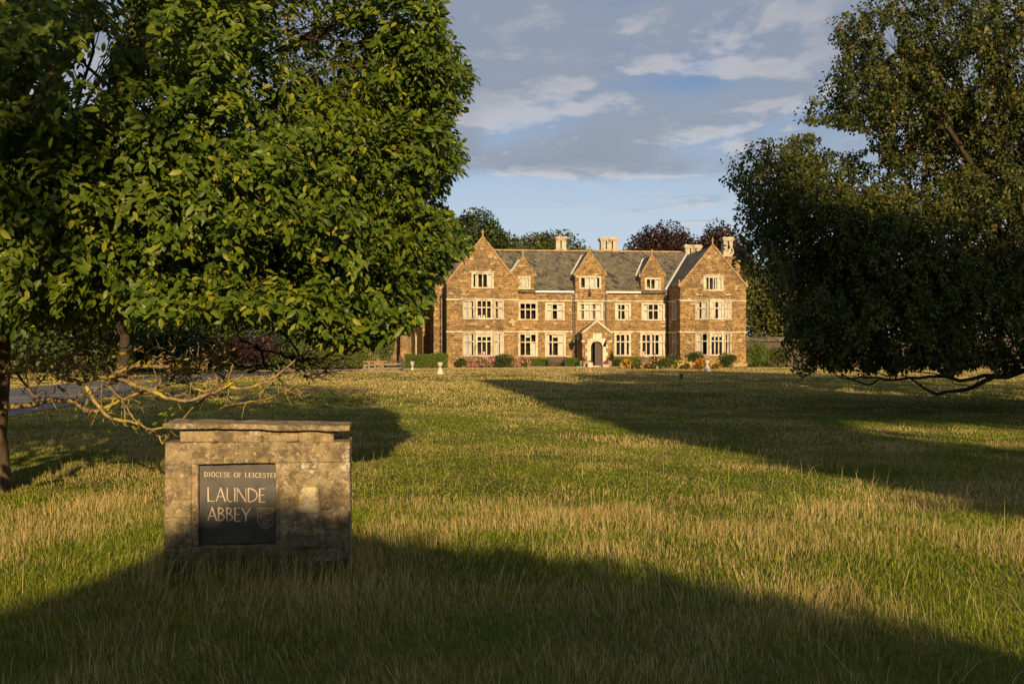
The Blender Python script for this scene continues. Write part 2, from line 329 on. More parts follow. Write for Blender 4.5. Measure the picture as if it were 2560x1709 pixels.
for d0, d1, dn, wd in bands:
    hw = 0.60; zo = 2.4/hw; area = hw*((d1+zo)**2-(d0+zo)**2); n = int(area*dn)      # a band a little wider than the view
    Y = np.sqrt(RNG.uniform((d0+zo)**2, (d1+zo)**2, n))-zo; X = RNG.uniform(-hw, hw, n)*(Y+zo)
    keep = ~inroad(X, Y) | (Y < 14); keep &= ~((Y > 96.5) & (X < 0.7)); X, Y = X[keep], Y[keep]
    keep = ~((np.abs(X+1.9) < 0.62) & (Y > 7.45) & (Y < 7.95)); X, Y = X[keep], Y[keep]
    s = straw_map(X, Y); isst = RNG.uniform(0, 1, len(X)) < (0.04+0.44*s+0.34*np.clip((Y-32)/40, 0, 1)*s)
    H = np.where(isst, RNG.uniform(0.04, 0.115, len(X))*(0.6+0.6*s), RNG.uniform(0.03, 0.075, len(X)))*(0.45+1.1*fbm(X*1.7, Y*1.4, 9, 3))
    if d1 < 31: H = np.where(isst & (RNG.uniform(0, 1, len(X)) < (0.16 if d1 < 12 else .05)), H*RNG.uniform(1.3, 2.3, len(X)), H)
    far = np.clip((Y-20)/60, 0, 1); H = H*(1-0.45*far)*np.interp(Y, [4, 9, 12, 28, 34], [1, 1, .66, .66, 1])
    W_ = wd*np.where(isst, 0.52, 1.0)*RNG.uniform(0.7, 1.3, len(X))
    tint = np.where(isst, 0.62+0.38*RNG.uniform(0, 1, len(X)), 0.50*RNG.uniform(0, 1, len(X)))
    parts.append(blades(X, Y, H, W_, tint, 0.45))
    if d1 < 20:                                                   # fallen, arching seed stalks
        k = int(area*(14 if d1 < 8 else 7)); Y = np.sqrt(RNG.uniform((d0+zo)**2, (d1+zo)**2, k))-zo; X = RNG.uniform(-hw, hw, k)*(Y+zo)
        keep = ~((np.abs(X+1.9) < 0.66) & (Y > 7.4) & (Y < 8.0)); X, Y = X[keep], Y[keep]; k = len(X)
        parts.append(blades(X, Y, RNG.uniform(.16, .34, k), np.full(k, .0032), RNG.uniform(.75, 1, k), 0.8))
k = 900; X = -1.9+RNG.uniform(-.78, .78, k); Y = np.where(RNG.uniform(0, 1, k) < .75, 7.43-np.abs(RNG.normal(0, .09, k))+(X+1.9)*.13, 7.6+RNG.uniform(-.1, .5, k)); sd_ = Y > 7.5
X = np.where(sd_, -1.9+np.sign(X+1.9)*(.74+np.abs(RNG.normal(0, .05, k))), X)
parts.append(blades(X, Y, RNG.uniform(.07, .30, k), np.full(k, .0038), np.where(RNG.uniform(0, 1, k) < .45, RNG.uniform(.7, 1, k), RNG.uniform(0, .5, k)), .35))
off = 0; Vs = []; Qs = []; Ts = []; tn = []
for V, q, t, ti in parts: Vs.append(V); Qs.append(q+off); Ts.append(t+off); tn.append(ti); off += len(V)
m, nt, b = newmat('grass_blades')
t = nd(nt, 'ShaderNodeAttribute', attribute_name='tint').outputs['Fac']
c = ramp(nt, t, [(0.0, (0.046, 0.085, 0.006)), (0.3, (0.135, 0.185, 0.010)), (0.5, (0.29, 0.305, 0.024)), (0.62, (0.36, 0.26, 0.08)), (1.0, (0.70, 0.52, 0.23))])
setp(nt, b, c, 0.7, 0.15); tr = nd(nt, 'ShaderNodeBsdfTranslucent', {0: c})
nt.links.new(nd(nt, 'ShaderNodeMixShader', {0: 0.25, 1: b.outputs[0], 2: tr.outputs[0]}).outputs[0], nt.nodes['Material Output'].inputs[0])
me = np_mesh('grass', np.concatenate(Vs), [np.concatenate(Qs), np.concatenate(Ts)], np.concatenate(tn))
tag(link('grass', me, m), 'rough meadow grass of green blades and dry straw stalks', 'grass', kind='stuff')

# ------------------------------------------------------------------ foliage
LEAF8 = (np.array([(0,0,0),(.35,0,-.02),(.7,0,-.05),(1,0,-.15),(.28,.19,.05),(.28,-.19,.05),(.66,.20,.0),(.66,-.20,.0)]),
         [np.array([(1,2,6,4),(1,5,7,2)]), np.array([(0,1,4),(0,5,1),(2,3,6),(2,7,3)])])
LEAF4 = (np.array([(0,0,0),(.45,.32,.07),(1,0,-.05),(.45,-.32,.07)]), [np.array([(0,3,2,1)])])
def leaf_mesh(name, C, A, Nn, S, tint, tmpl):
    """leaves at C growing along A with faces towards Nn, size S"""
    A = unit(A); Nn = unit(Nn-A*np.sum(A*Nn, 1, keepdims=True)); B = np.cross(Nn, A)
    T, faces = tmpl; k = len(T)
    V = C[:, None]+S[:, None, None]*(T[None, :, 0, None]*A[:, None]+T[None, :, 1, None]*B[:, None]+T[None, :, 2, None]*Nn[:, None])
    base = (np.arange(len(C))*k)[:, None, None]
    F_ = [(f[None]+base).reshape(-1, f.shape[1]) for f in faces]
    return np_mesh(name, V.reshape(-1, 3), F_, np.repeat(tint, k))
def rdir(n): return unit(RNG.normal(0, 1, (n, 3)))
def lump_points(c, r, n, shell=0.55):
    u = rdir(n); f = RNG.uniform(shell**3, 1, n)**(1/3)
    return np.asarray(c)+u*f[:, None]*np.asarray(r), u
def kmeans(Pn, k, it=6):
    C = Pn[RNG.choice(len(Pn), min(k, len(Pn)), replace=False)]
    for _ in range(it):
        L = np.argmin(((Pn[:, None]-C[None])**2).sum(2), 1)
        C = np.array([Pn[L == i].mean(0) if (L == i).any() else C[i] for i in range(len(C))])
    return C, np.argmin(((Pn[:, None]-C[None])**2).sum(2), 1)
def curve(a, b, sag, n=6, wig=0.06):
    a, b = Vector(a), Vector(b); L = (b-a).length; out = []
    for i in range(n+1):
        t = i/n; q = a.lerp(b, t); q.z += sag*L*4*t*(1-t)*0.5
        if 0 < i < n: q += Vector(RNG.normal(0, wig*L/2.5, 3))
        out.append(q)
    return out
def skeleton(mb, root, clusters, k1, k2, r0, twig=0.012, sag=0.12, n=6, tip=0.004, skip=None):
    """limbs -> boughs -> twigs from root to the leaf clusters"""
    C1, L1 = kmeans(clusters, k1)
    for i in range(len(C1)):
        sub = clusters[L1 == i]
        if len(sub) < 3: continue
        e = Vector(root).lerp(Vector(C1[i]), 0.72); pts = curve(root, e, sag, 7); mb.tube(pts, [r0*(1-0.62*t/7) for t in range(8)], n)
        C2, L2 = kmeans(sub, k2)
        for j in range(len(C2)):
            s2 = sub[L2 == j]
            if len(s2) == 0: continue
            if skip and skip(C2[j]): continue
            st = pts[random.choice([4, 5, 6, 7])]; e2 = st.lerp(Vector(C2[j]), 0.85); p2 = curve(st, e2, sag*0.6, 5, 0.09)
            mb.tube(p2, [r0*0.36*(1-0.7*t/5) for t in range(6)], max(4, n-1))
            for q in s2:
                st2 = p2[random.choice([2, 3, 4, 5])]; mb.tube(curve(st2, q, 0.05, 3, 0.1), [twig, twig*.8, twig*.6, tip], 4)

# --- simple background tree / shrub: lumps of leaf clusters on a branching trunk
def bg_tree(name, label, cat, base, crown_c, crown_r, mat, nleaf, size, nl=16, trunk_r=0.3, group=None, bark=None, trunk=True, low=False):
    base = Vector(base); t = thing(name, label, cat, base, group)
    cc = np.array(crown_c, float); cr = np.array(crown_r, float)
    u = rdir(nl)
    if not low: u[:, 2] = np.abs(u[:, 2])*1.1-0.35
    cen = cc+u*cr*RNG.uniform(0.45, 0.72, (nl, 1)); cen = np.vstack([cen, cc])
    rr = RNG.uniform(0.34, 0.52, nl+1); rr[-1] = 0.6
    C = []; O = []; per = nleaf*rr**2/np.sum(rr**2)
    for i in range(nl+1):
        pts, uu = lump_points(cen[i], cr*rr[i], int(per[i]), 0.72); C.append(pts); O.append(uu)
    C = np.vstack(C); O = np.vstack(O); keep = C[:, 2] > 0.05; C, O = C[keep], O[keep]; n = len(C)
    k = RNG.normal(0, 0.5, (n, 3)); A = unit(O*0.5+k+np.array([0, 0, -0.25])); Nn = unit(O*0.8+rdir(n)*0.7+np.array([0, 0, 0.5]))
    S = size*RNG.uniform(0.6, 1.3, n); ti = np.clip(RNG.normal(0.45, 0.22, n), 0, 1)
    me = leaf_mesh('crown', C-np.array(base), A, Nn, S, ti, LEAF4); link('crown' if trunk else 'foliage', me, mat, t)
    mb = MB(); top = Vector((cc[0], cc[1], cc[2]-cr[2]*0.25))
    if trunk:
        pts = curve(base+Vector((0, 0, -.1)), top, 0.0, 6, 0.02); mb.tube(pts, [trunk_r*(1.25-0.9*i/6) for i in range(7)], 8)
    else:
        top = base+Vector((0, 0, 0.05))
    for i in range(nl):
        st = top if not trunk else pts[random.choice([3, 4, 5])]
        mb.tube(curve(st, cen[i], 0.05, 4), [trunk_r*f for f in (.42, .34, .26, .18, .1)], 5)
    mb.build('trunk' if trunk else 'stems', bark or M_BARK, t, smooth=True)
    return t

# ------------------------------------------------------------------ the house
H = thing('manor_house', 'long ironstone manor house with gabled wings, slate roofs and cream mullioned windows', 'house', (7, 100, 0))
# the front is turned six degrees from the picture plane: it is laid out in its own frame and turned about its middle
PHI, PIV = R(6.0), Vector((8, 102, 0)); HM = Matrix.Translation(PIV) @ Matrix.Rotation(PHI, 4, 'Z') @ Matrix.Translation(-PIV); HI = HM.inverted()
TURN, REF = True, 1480
def hray(px, d):
    if not TURN: return PX(px, d), d
    o_ = HI @ Vector((0, 0, 0)); w_ = HI.to_3x3() @ Vector(((px-1280)/F, 1, 0)); t = (d-o_.y)/w_.y
    return o_.x+t*w_.x, t
def HX(px, d): return hray(px, d)[0]
def HZ(py, d, px=None): return EYE-(py-875)/F*hray(px or REF, d)[1]
DW, DC = 101.0, 105.8                          # front planes of the wings and of the middle range
REF = 1207
wall = MB()
class Pieces:
    """like MB, but every piece becomes a part of its own"""
    def __init__(s, name, mat): s.name, s.mat, s.xf = name, mat, None
    def __getattr__(s, k):
        def go(*a):
            m = MB(); m.xf = s.xf; getattr(m, k)(*a); m.build(s.name, s.mat, H)
        return go
string = Pieces('string_course', M_CREAM); coping = Pieces('coping', M_COPING); lead = Pieces('lead_flashing', M_LEAD); gutter = Pieces('gutter', M_WHITE)
def xf_at(x, y, ang=0.0):                      # local frame: u to the right along the wall, v into the house
    return Matrix.Translation((x, y, 0)) @ Matrix.Rotation(ang, 4, 'Z')
def panel(mb, prof, ops, depth=0.22):
    """wall in the local plane v=0. prof: [(z, u0, u1)...] bottom to top; ops: openings (u0,u1,z0,z1)"""
    zs = sorted(set([p[0] for p in prof]+[o[2] for o in ops]+[o[3] for o in ops]))
    zs = [z for z in zs if prof[0][0] <= z <= prof[-1][0]]
    pz = [p[0] for p in prof]; lo = lambda z: float(np.interp(z, pz, [p[1] for p in prof])); hi = lambda z: float(np.interp(z, pz, [p[2] for p in prof]))
    for z0, z1 in zip(zs[:-1], zs[1:]):
        cur = sorted([o for o in ops if o[2] <= z0+1e-6 and o[3] >= z1-1e-6])
        L = (lo(z0), lo(z1))
        for o in cur:
            mb.quad((L[0],0,z0),(o[0],0,z0),(o[0],0,z1),(L[1],0,z1)); L = (o[1], o[1])
        mb.quad((L[0],0,z0),(hi(z0),0,z0),(hi(z1),0,z1),(L[1],0,z1))
    for u0, u1, z0, z1 in ops:
        d = depth
        mb.quad((u0,0,z0),(u0,d,z0),(u0,d,z1),(u0,0,z1)); mb.quad((u1,d,z0),(u1,0,z0),(u1,0,z1),(u1,d,z1))
        mb.quad((u0,d,z1),(u1,d,z1),(u1,0,z1),(u0,0,z1)); mb.quad((u0,0,z0),(u1,0,z0),(u1,d,z0),(u0,d,z0))
def window(xf, u0, u1, z0, z1, nl, transom=None, cur=(), hood=False, sw=0.17, mw=0.11, room=0.9, gd=.13):
    """mullioned stone window filling the opening (u0,u1,z0,z1); cur: per light '', 'f'ull, 'l'eft, 'r'ight, 'h'alf curtains"""
    m = MB(); m.xf = xf
    a, c = u0-0.05, u1+0.05; q0, q1 = z0-0.02, z1+0.05; f0, f1 = -0.035, gd+.03
    m.box(a, u0+sw, f0, f1, q0, q1); m.box(u1-sw, c, f0, f1, q0, q1)
    m.box(u0+sw, u1-sw, f0+.004, f1, z1-sw*.9, q1); m.box(a-0.04, c+0.04, f0-0.06, f1-.02, q0-0.15, q0)
    if hood: m.box(a-0.12, c+0.12, f0-0.09, 0.05, q1+.002, q1+0.11)
    iu0, iu1, iz0, iz1 = u0+sw, u1-sw, q0, z1-sw*.9
    lw = (iu1-iu0-(nl-1)*mw)/nl; ls = [(iu0+i*(lw+mw), iu0+i*(lw+mw)+lw) for i in range(nl)]
    for i in range(nl-1): m.box(ls[i][1], ls[i+1][0], f0+.02, f1-.01, iz0, iz1)
    if transom:
        for l in ls: m.box(l[0], l[1], f0+.03, f1-.015, transom-.06, transom+.06)
    w = m.build('window', M_CREAM, H)
    g = MB(); g.xf = xf; g.quad((iu0, gd, iz0), (iu1, gd, iz0), (iu1, gd, iz1), (iu0, gd, iz1)); g.build('pane', M_GLASS, w)
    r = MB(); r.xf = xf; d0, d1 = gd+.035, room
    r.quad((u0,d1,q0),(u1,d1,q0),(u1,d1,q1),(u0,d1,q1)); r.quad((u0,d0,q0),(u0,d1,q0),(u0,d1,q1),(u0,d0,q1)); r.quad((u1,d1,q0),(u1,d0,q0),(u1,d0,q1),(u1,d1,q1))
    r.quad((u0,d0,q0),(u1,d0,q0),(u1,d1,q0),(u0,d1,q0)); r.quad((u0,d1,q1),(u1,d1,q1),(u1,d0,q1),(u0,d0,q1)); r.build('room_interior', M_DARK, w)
    for l, s in zip(ls, cur):
        for ch in s:
            e0, e1, y0, y1 = l[0]-.02, l[1]+.02, iz0, iz1
            if ch == 'l': e1 = l[0]+lw*0.5
            if ch == 'r': e0 = l[1]-lw*0.5
            if ch == 't': y0 = iz1-(iz1-iz0)*0.14
            if ch == 'b': y1 = iz0+(iz1-iz0)*0.16; e0 += lw*.25; e1 -= lw*.25
            if ch == 'u' and transom: y0 = transom
            if ch == 'd' and transom: y1 = transom
            nn = 6; k = MB(); k.xf = xf
            P = [(e0+(e1-e0)*i/nn, gd+.05+(.025 if i % 2 else 0), z) for z in (y0, y1) for i in range(nn+1)]
            k.add(P, [(i, i+1, nn+2+i, nn+1+i) for i in range(nn)]); k.build('curtain', M_CURT, w)
    return w
def gable(px_a, py_a, pxl, pyl, pxr, pyr, d):
    return (HX(px_a,d), HZ(py_a,d)), (HX(pxl,d), HZ(pyl,d)), (HX(pxr,d), HZ(pyr,d))
def finial(x, y, z, h=0.55, parent=None):
    m = MB(); m.lathe([(.11,-.12),(.13,0),(.09,.03),(.06,.18*h/.55),(.12,.26*h/.55),(.15,.34*h/.55),(.10,.42*h/.55),(.045,.5*h/.55),(.05,h*.98),(.01,h*1.04)], (x, y, z), 10)
    m.build('finial', M_COPING, parent or H, smooth=True)
Z_S1, Z_S2 = HZ(829, DW), HZ(748.7, DW)        # string courses, shared by both wings

def bay(x0, x1, yw, z_bot, groups, p=1.15, c=1.2, ztop=0.0):
    """three-sided bay. groups: [(z0,z1,transom,(cur_left,cur_mid,cur_right))]"""
    pts = [(x0, yw), (x0+c, yw-p), (x1-c, yw-p), (x1, yw)]
    for k in range(3):
        a, b_ = pts[k], pts[k+1]; w = math.hypot(b_[0]-a[0], b_[1]-a[1]); ang = math.atan2(b_[1]-a[1], b_[0]-a[0])
        xf = xf_at(a[0], a[1], ang); ops = []
        for z0, z1, tr, cur in groups:
            e = 0.10; ops.append((e, w-e, z0, z1))
            window(xf, e, w-e, z0, z1, 3 if k == 1 else 2, tr, cur[k], sw=0.14, room=0.55, gd=.05)
        wall.xf = xf; panel(wall, [(z_bot, 0, w), (ztop, 0, w)], ops); wall.xf = None
        for zz_ in (Z_S1, ztop):
            string.xf = xf; string.box(-.03, w+.03, -.08, .02, zz_-.07, zz_+.07); string.xf = None
    # sloping stone roof of the bay
    zt = ztop+.07
    for a, b_, a2, b2 in ((pts[0], pts[1], (x0+c*.7, yw+.02), (x0+c*.8, yw+.02)), (pts[1], pts[2], (x0+c*.8, yw+.02), (x1-c*.8, yw+.02)), (pts[2], pts[3], (x1-c*.8, yw+.02), (x1-c*.7, yw+.02))):
        wall.quad((a[0], a[1], zt), (b_[0], b_[1], zt), (b2[0], b2[1], zt+.75), (a2[0], a2[1], zt+.75))

# --- left wing
def wing(xl, xr, apex, zk, topwin, bayspec, back=DW+19, side=()):
    xa, za = apex; ops = []
    u = topwin; ops.append((u[0], u[1], u[2], u[3]))
    wall.xf = None; o = xf_at(0, DW); wall.xf = o
    panel(wall, [(-0.2, xl, xr), (zk, xl, xr), (za, xa-.01, xa+.01)], ops); wall.xf = None
    window(o, *u[:4], 4, None, u[4], hood=True, sw=0.15)
    wall.xf = xf_at(xl, back, R(-90)); panel(wall, [(-.2, 0, back-DW), (zk, 0, back-DW)], side); wall.xf = None
    bay(*bayspec)
    b0, b1 = bayspec[0], bayspec[1]
    for a, c in ((xl-.06, b0), (b1, xr+.06)):
        for z in (Z_S1, Z_S2): string.box(a, c, DW-.09, DW+.02, z-.07, z+.07)
    # plinth
    for a, c in ((xl-.1, b0), (b1, xr+.1)): coping.box(a, c, DW-.12, DW+.02, 0.0, 0.35)
    # roof slopes behind the coping
    r = MB(); ov = .06; yb = back
    r.slab([(xl-ov, yb, zk-.1), (xl-ov, DW+.25, zk-.1), (xa, DW+.25, za-.12), (xa, yb, za-.12)], .12)
    r.slab([(xr+ov, DW+.25, zk-.1), (xr+ov, yb, zk-.1), (xa, yb, za-.12), (xa, DW+.25, za-.12)], .12)
    r.build('roof', M_SLATE, H)
    for ex, sgn in ((xl, -1), (xr, 1)):
        coping.beam((ex+sgn*.08, DW+.06, zk-.12), (xa, DW+.06, za+.04), .34, .14, (0, 0, 1))
        m = MB(); m.lathe([(.14, -.3), (.2, -.1), (.16, 0), (.06, .12), (.1, .25), (.02, .5)], (ex+sgn*.08, DW+.02, zk), 8); m.build('kneeler', M_COPING, H, smooth=True)
    finial(xa, DW+.06, za+.05, .75)
    return r
xl, xr = HX(1117, DW), HX(1295.6, DW)
wing(xl, xr, (HX(1207, DW), HZ(592, DW)), HZ(706, DW), (HX(1180, DW), HX(1233, DW), HZ(717, DW), HZ(682, DW), ('r', '', '', 'f')),
     (HX(1156, DW), HX(1260, DW), DW, -.2, [(HZ(887, DW), HZ(832, DW), HZ(853.5, DW), (('f', 'l'), ('t', 'tb', 't'), ('f', 'r'))),
      (HZ(795, DW), HZ(751, DW), HZ(769.5, DW), (('f', 'l'), ('b', 'b', ''), ('l', 'f')))], 1.15, 1.2, HZ(748.7, DW)))
# --- right wing
REF = 1782
xl2, xr2 = HX(1700.5, DW), HX(1865, DW)
wing(xl2, xr2, (HX(1782, DW), HZ(612, DW)), HZ(711, DW), (HX(1760, DW), HX(1807, DW), HZ(723, DW), HZ(691, DW), ('l', '', 'r', 'f')),
     (HX(1737, DW), HX(1829, DW), DW, -.2, [(HZ(885, DW), HZ(832, DW), HZ(852.5, DW), (('f', ''), ('t', 't', 't'), ('', 'l'))),
      (HZ(796, DW), HZ(753, DW), HZ(771, DW), (('l', 'f'), ('f', '', 'f'), ('r', 'f')))], 1.15, 1.15, HZ(750, DW)),
     side=[(16.0, 17.5, HZ(885, 104), HZ(831, 104)), (16.0, 17.5, HZ(797, 104), HZ(755, 104))])
# dove holes
for px in (1749, 1763, 1777.5, 1792, 1806.5):
    x = HX(px, DW); z = HZ(732.7, DW); m = MB(); m.box(x-.13, x+.13, DW-.02, DW+.03, z-.13, z+.13); m.build('dove_hole', M_BLACK, H)
string.box(HX(1738, DW), HX(1827, DW), DW-.16, DW+.01, HZ(736.5, DW)-.05, HZ(736.5, DW)+.05)
# --- middle range
REF = 1480
cx0, cx1 = xr, HX(1668, DC); ZE = HZ(726, DC); YR = DC+5.0; ZR = HZ(628.5, YR); pit = (ZR-ZE)/(YR-DC)
W_ = lambda a, b_, t, q: (HX(a, DC), HX(b_, DC), HZ(q, DC), HZ(t, DC))
mid = [W_(1297, 1343, 833, 887)+(3, HZ(855, DC), ('', 't', 'd'), 1), W_(1364, 1413, 833, 887)+(3, HZ(855, DC), ('l', 't', 'f'), 1),
       W_(1537, 1576, 833, 886)+(3, HZ(854, DC), ('', '', 'l'), 1), W_(1602, 1661, 833, 886)+(5, HZ(854, DC), ('b', '', 'l', '', 'f'), 1),
       W_(1297, 1343, 756, 797)+(3, HZ(774, DC), ('', '', ''), 0), W_(1364, 1410, 758, 797)+(3, HZ(775, DC), ('f', '', 'f'), 0),
       W_(1539, 1576, 758, 797)+(3, HZ(775, DC), ('l', '', 'f'), 0), W_(1605, 1661, 757, 797)+(4, HZ(775, DC), ('f', '', '', 'f'), 0)]
o = xf_at(0, DC); wall.xf = o; panel(wall, [(-.2, cx0-.6, cx1+.3), (ZE, cx0-.6, cx1+.3)], [w[:4] for w in mid]); wall.xf = None
for w in mid: window(o, *w[:4], w[4], w[5], w[6], hood=bool(w[7]))
mx0, mx1, MY = HX(1435, DC), HX(1513, DC), DC-.35
for a, c in ((cx0, mx0), (mx1, cx1)):
    for z in (HZ(828.5, DC), HZ(752, DC)): string.box(a, c, DC-.08, DC+.02, z-.07, z+.07)
r = MB()
r.slab([(cx0-4, DC-.3, ZE-.3*pit+.06), (cx1+4, DC-.3, ZE-.3*pit+.06), (cx1+4, YR, ZR), (cx0-4, YR, ZR)], .12)
r.slab([(cx1+4, YR*2-DC, ZE), (cx0-4, YR*2-DC, ZE), (cx0-4, YR, ZR), (cx1+4, YR, ZR)], .12)
r.build('roof', M_SLATE, H)
mm = MB(); mm.box(cx0-3, cx1+3, YR-.14, YR+.14, ZR-.03, ZR+.13); mm.build('ridge_tile', M_COPING, H)
# wall dormers
def dormer(apex, kl, kr, body, win, nl, cur, y):
    xa, za = apex; xL, zk = kl; xR = kr[0]
    d = MB(); d.xf = xf_at(0, y); zb = ZE-.02
    panel(d, [(zb, body[0], body[1]), (zk-.01, body[0], body[1]), (zk, xL, xR), (za, xa-.01, xa+.01)], [win]); d.xf = None
    yk = DC+(zk-ZE)/pit; 
    for x in body: d.add([(x, y, zb), (x, y, zk), (x, yk, zk)], [(0, 2, 1) if x == body[0] else (0, 1, 2)])
    D = d.build('dormer', M_IRON, H); yr = DC+(za-.1-ZE)/pit
    rr = MB(); rr.slab([(xL, yk+.3, zk-.05), (xL, y+.14, zk-.05), (xa, y+.14, za-.1), (xa, yr, za-.1)], .08); rr.slab([(xR, y+.14, zk-.05), (xR, yk+.3, zk-.05), (xa, yr, za-.1), (xa, y+.14, za-.1)], .08)
    rr.build('roof', M_SLATE, D)
    for ex, s in ((xL, -1), (xR, 1)):
        cp = MB(); cp.beam((ex, y+.05, zk-.06), (xa, y+.05, za+.03), .28, .10)
        cp.lathe([(.1, -.25), (.15, -.08), (.12, 0), (.05, .1), (.08, .2), (.02, .48)], (ex+s*.03, y+.02, zk), 8); cp.build('coping', M_COPING, D)
    finial(xa, y+.05, za+.02, .62, D)
    for ex in (xL, xR): lead.beam((ex, yk+.02, zk+.03), (xa, yr, za-.02), .20, .05, (0, -.7, .7))
    window(xf_at(0, y), *win, nl, None, cur, sw=.14)
D_ = lambda ax, ay, lx, ly, rx, ry_: ((HX(ax, DC), HZ(ay, DC)), (HX(lx, DC), HZ(ly, DC)), (HX(rx, DC), HZ(ry_, DC)))
a, kl, kr = D_(1307, 643, 1277, 686, 1338, 686); dormer(a, kl, kr, (HX(1279, DC), HX(1336, DC)), W_(1296, 1325, 693, 720), 3, ('f', 'f', 'f'), DC)
a, kl, kr = D_(1473, 628, 1435, 684, 1512.5, 684); dormer(a, kl, kr, (mx0+.08, mx1-.08), W_(1448, 1500, 692, 719), 4, ('', 'f', 'f', 'l'), MY)
a, kl, kr = D_(1630, 636, 1600, 686, 1662, 686); dormer(a, kl, kr, (HX(1602, DC), HX(1660.5, DC)), W_(1613.5, 1651, 694, 720), 3, ('b', '', 'f'), DC)
# centre bay below the middle dormer, shallow projection
w3 = W_(1443, 1505, 757, 797); wall.xf = xf_at(0, MY)
panel(wall, [(-.2, mx0+.08, mx1-.08), (ZE-.02, mx0+.08, mx1-.08)], [w3]); wall.xf = None
for x in (mx0+.08, mx1-.08): wall.quad((x, MY, -.2), (x, DC, -.2), (x, DC, ZE-.02), (x, MY, ZE-.02))
window(xf_at(0, MY), *w3, 4, HZ(775, DC), ('l', 'f', 'l', 'f'))
string.box(mx0, mx1, MY-.08, MY+.02, HZ(752, DC)-.07, HZ(752, DC)+.07)
# eaves gutters
for a, c in ((1338, 1434), (1514, 1601)):
    gutter.box(HX(a, DC), HX(c, DC), DC-.32, DC-.2, ZE-.26, ZE-.08)
lead.beam((HX(1664, DC), DC-.1, HZ(724, DC)+.05), (HX(1717, YR-.3), YR-.3, HZ(634, YR-.3)), .26, .06, (0, -.7, .7))
# side wall of the right wing seen past the middle range, with two tall windows
for px in (1433, 1515, 1665.5):
    x = HX(px, DC); m = MB(); m.tube([(x, DC-.12, 0), (x, DC-.12, ZE-.5)], .075, 8); m.box(x-.16, x+.16, DC-.28, DC-.02, ZE-.5, ZE-.15)
    for z in (1.9, 4.2, 6.2): m.lathe([(.1, 0), (.1, .12)], (x, DC-.12, z), 8)
    m.build('downpipe', M_PIPE, H)
# porch
PD = DC-3.6; qx = lambda p: HX(p, PD); qz = lambda p: HZ(p, PD)
pr = MB(); pr.xf = xf_at(0, PD); dx0, dx1 = qx(1477), qx(1506.5); dz = qz(866)
panel(pr, [(-.2, qx(1456), qx(1527)), (qz(833), qx(1456), qx(1527)), (qz(803), qx(1491.8), qx(1492.2))], [(dx0-.35, dx1+.35, -.19, qz(846))], .5); pr.xf = None
for s, x in ((0, qx(1456)), (1, qx(1527))):
    q = [(x, DC, -.2), (x, PD, -.2), (x, PD, qz(833)), (x, DC, qz(833))]; pr.quad(*(q if s == 0 else q[::-1]))
PO = pr.build('porch', M_IRON, H)
rr = MB(); rr.slab([(qx(1455), DC, qz(832)), (qx(1455), PD+.15, qz(832)), (qx(1492), PD+.15, qz(804)), (qx(1492), DC, qz(804))], .1)
rr.slab([(qx(1528), PD+.15, qz(832)), (qx(1528), DC, qz(832)), (qx(1492), DC, qz(804)), (qx(1492), PD+.15, qz(804))], .1); rr.build('roof', M_SLATE, PO)
cp = MB()
for ex in (1454, 1530): cp.beam((qx(ex), PD+.0, qz(833)), (qx(1492), PD+.0, qz(801.5)), .34, .2)
cp.box(qx(1454), qx(1461), PD-.12, PD+.1, qz(855), qz(850.5)); cp.box(qx(1522), qx(1530), PD-.12, PD+.1, qz(855), qz(850.5))
cp.lathe([(.1, 0), (.16, .1), (.06, .25), (.12, .4), (.02, .6)], (qx(1492), PD, qz(801.5)), 8); cp.build('coping', M_CREAM, PO)
cp = MB(); cp.box(qx(1482), qx(1504.5), PD-.05, PD+.02, qz(847.5), qz(833)); cp.build('stone_tablet', M_CREAM, PO)
def arch(x0, x1, zs, rise, n=10):              # four-centred arch outline, left to right
    xm = (x0+x1)/2; out = []
    for i in range(n+1):
        t = -1+2*i/n; out.append((xm+t*(x1-x0)/2, zs+rise*(1-abs(t)**2.6)**0.55))
    return out
A1 = arch(dx0, dx1, dz, .52); A2 = [(dx0-.36, qz(846))]+[(dx0-.36+(dx1-dx0+.72)*i/8, qz(846)) for i in range(1, 8)]+[(dx1+.36, qz(846))]
ar = MB(); f = PD-.06; k = PD+.42
A2 = [(dx0-.36+(dx1-dx0+.72)*i/10, qz(846)+.01) for i in range(11)]
for (a, b_), (c, d) in zip(zip(A1[:-1], A1[1:]), zip(A2[:-1], A2[1:])):
    ar.quad((a[0], f, a[1]), (b_[0], f, b_[1]), (d[0], f, d[1]), (c[0], f, c[1])); ar.quad((a[0], f, a[1]), (a[0], k, a[1]), (b_[0], k, b_[1]), (b_[0], f, b_[1]))
ar.box(dx0-.36, dx0, f, k, -.1, dz+.0); ar.box(dx1, dx1+.36, f, k, -.1, dz+.0)
ar.quad((dx0-.36, f, dz), (dx0, f, dz), A2[0][:1]+(f, A2[0][1]), A2[0][:1]+(f, A2[0][1]))
for z in (0.3, 1.1, 1.9):
    ar.box(dx0-.55, dx0-.36, f+.03, f+.2, z, z+.4); ar.box(dx1+.36, dx1+.55, f+.03, f+.2, z, z+.4)
ar.box(dx0-.1, dx1+.1, PD-.5, PD+.3, -.02, .12); ar.build('door_surround', M_CREAM, PO)
dr = MB(); xm = dx0+(dx1-dx0)*.40
B1 = [p for p in arch(xm, dx1+.02, dz, .5, 8)]
DD = [(xm, .12)]+[(dx1, .12)]+[(dx1, dz)]+[q for q in reversed(A1) if q[0] > xm]+[(xm, A1[4][1])]
dr.add([(x, PD+.34, z) for x, z in DD], [tuple(range(len(DD)))])
for i in range(1, 5):
    x = xm+(dx1-xm)*i/5; dr.box(x-.012, x+.012, PD+.322, PD+.338, .15, dz+.3)
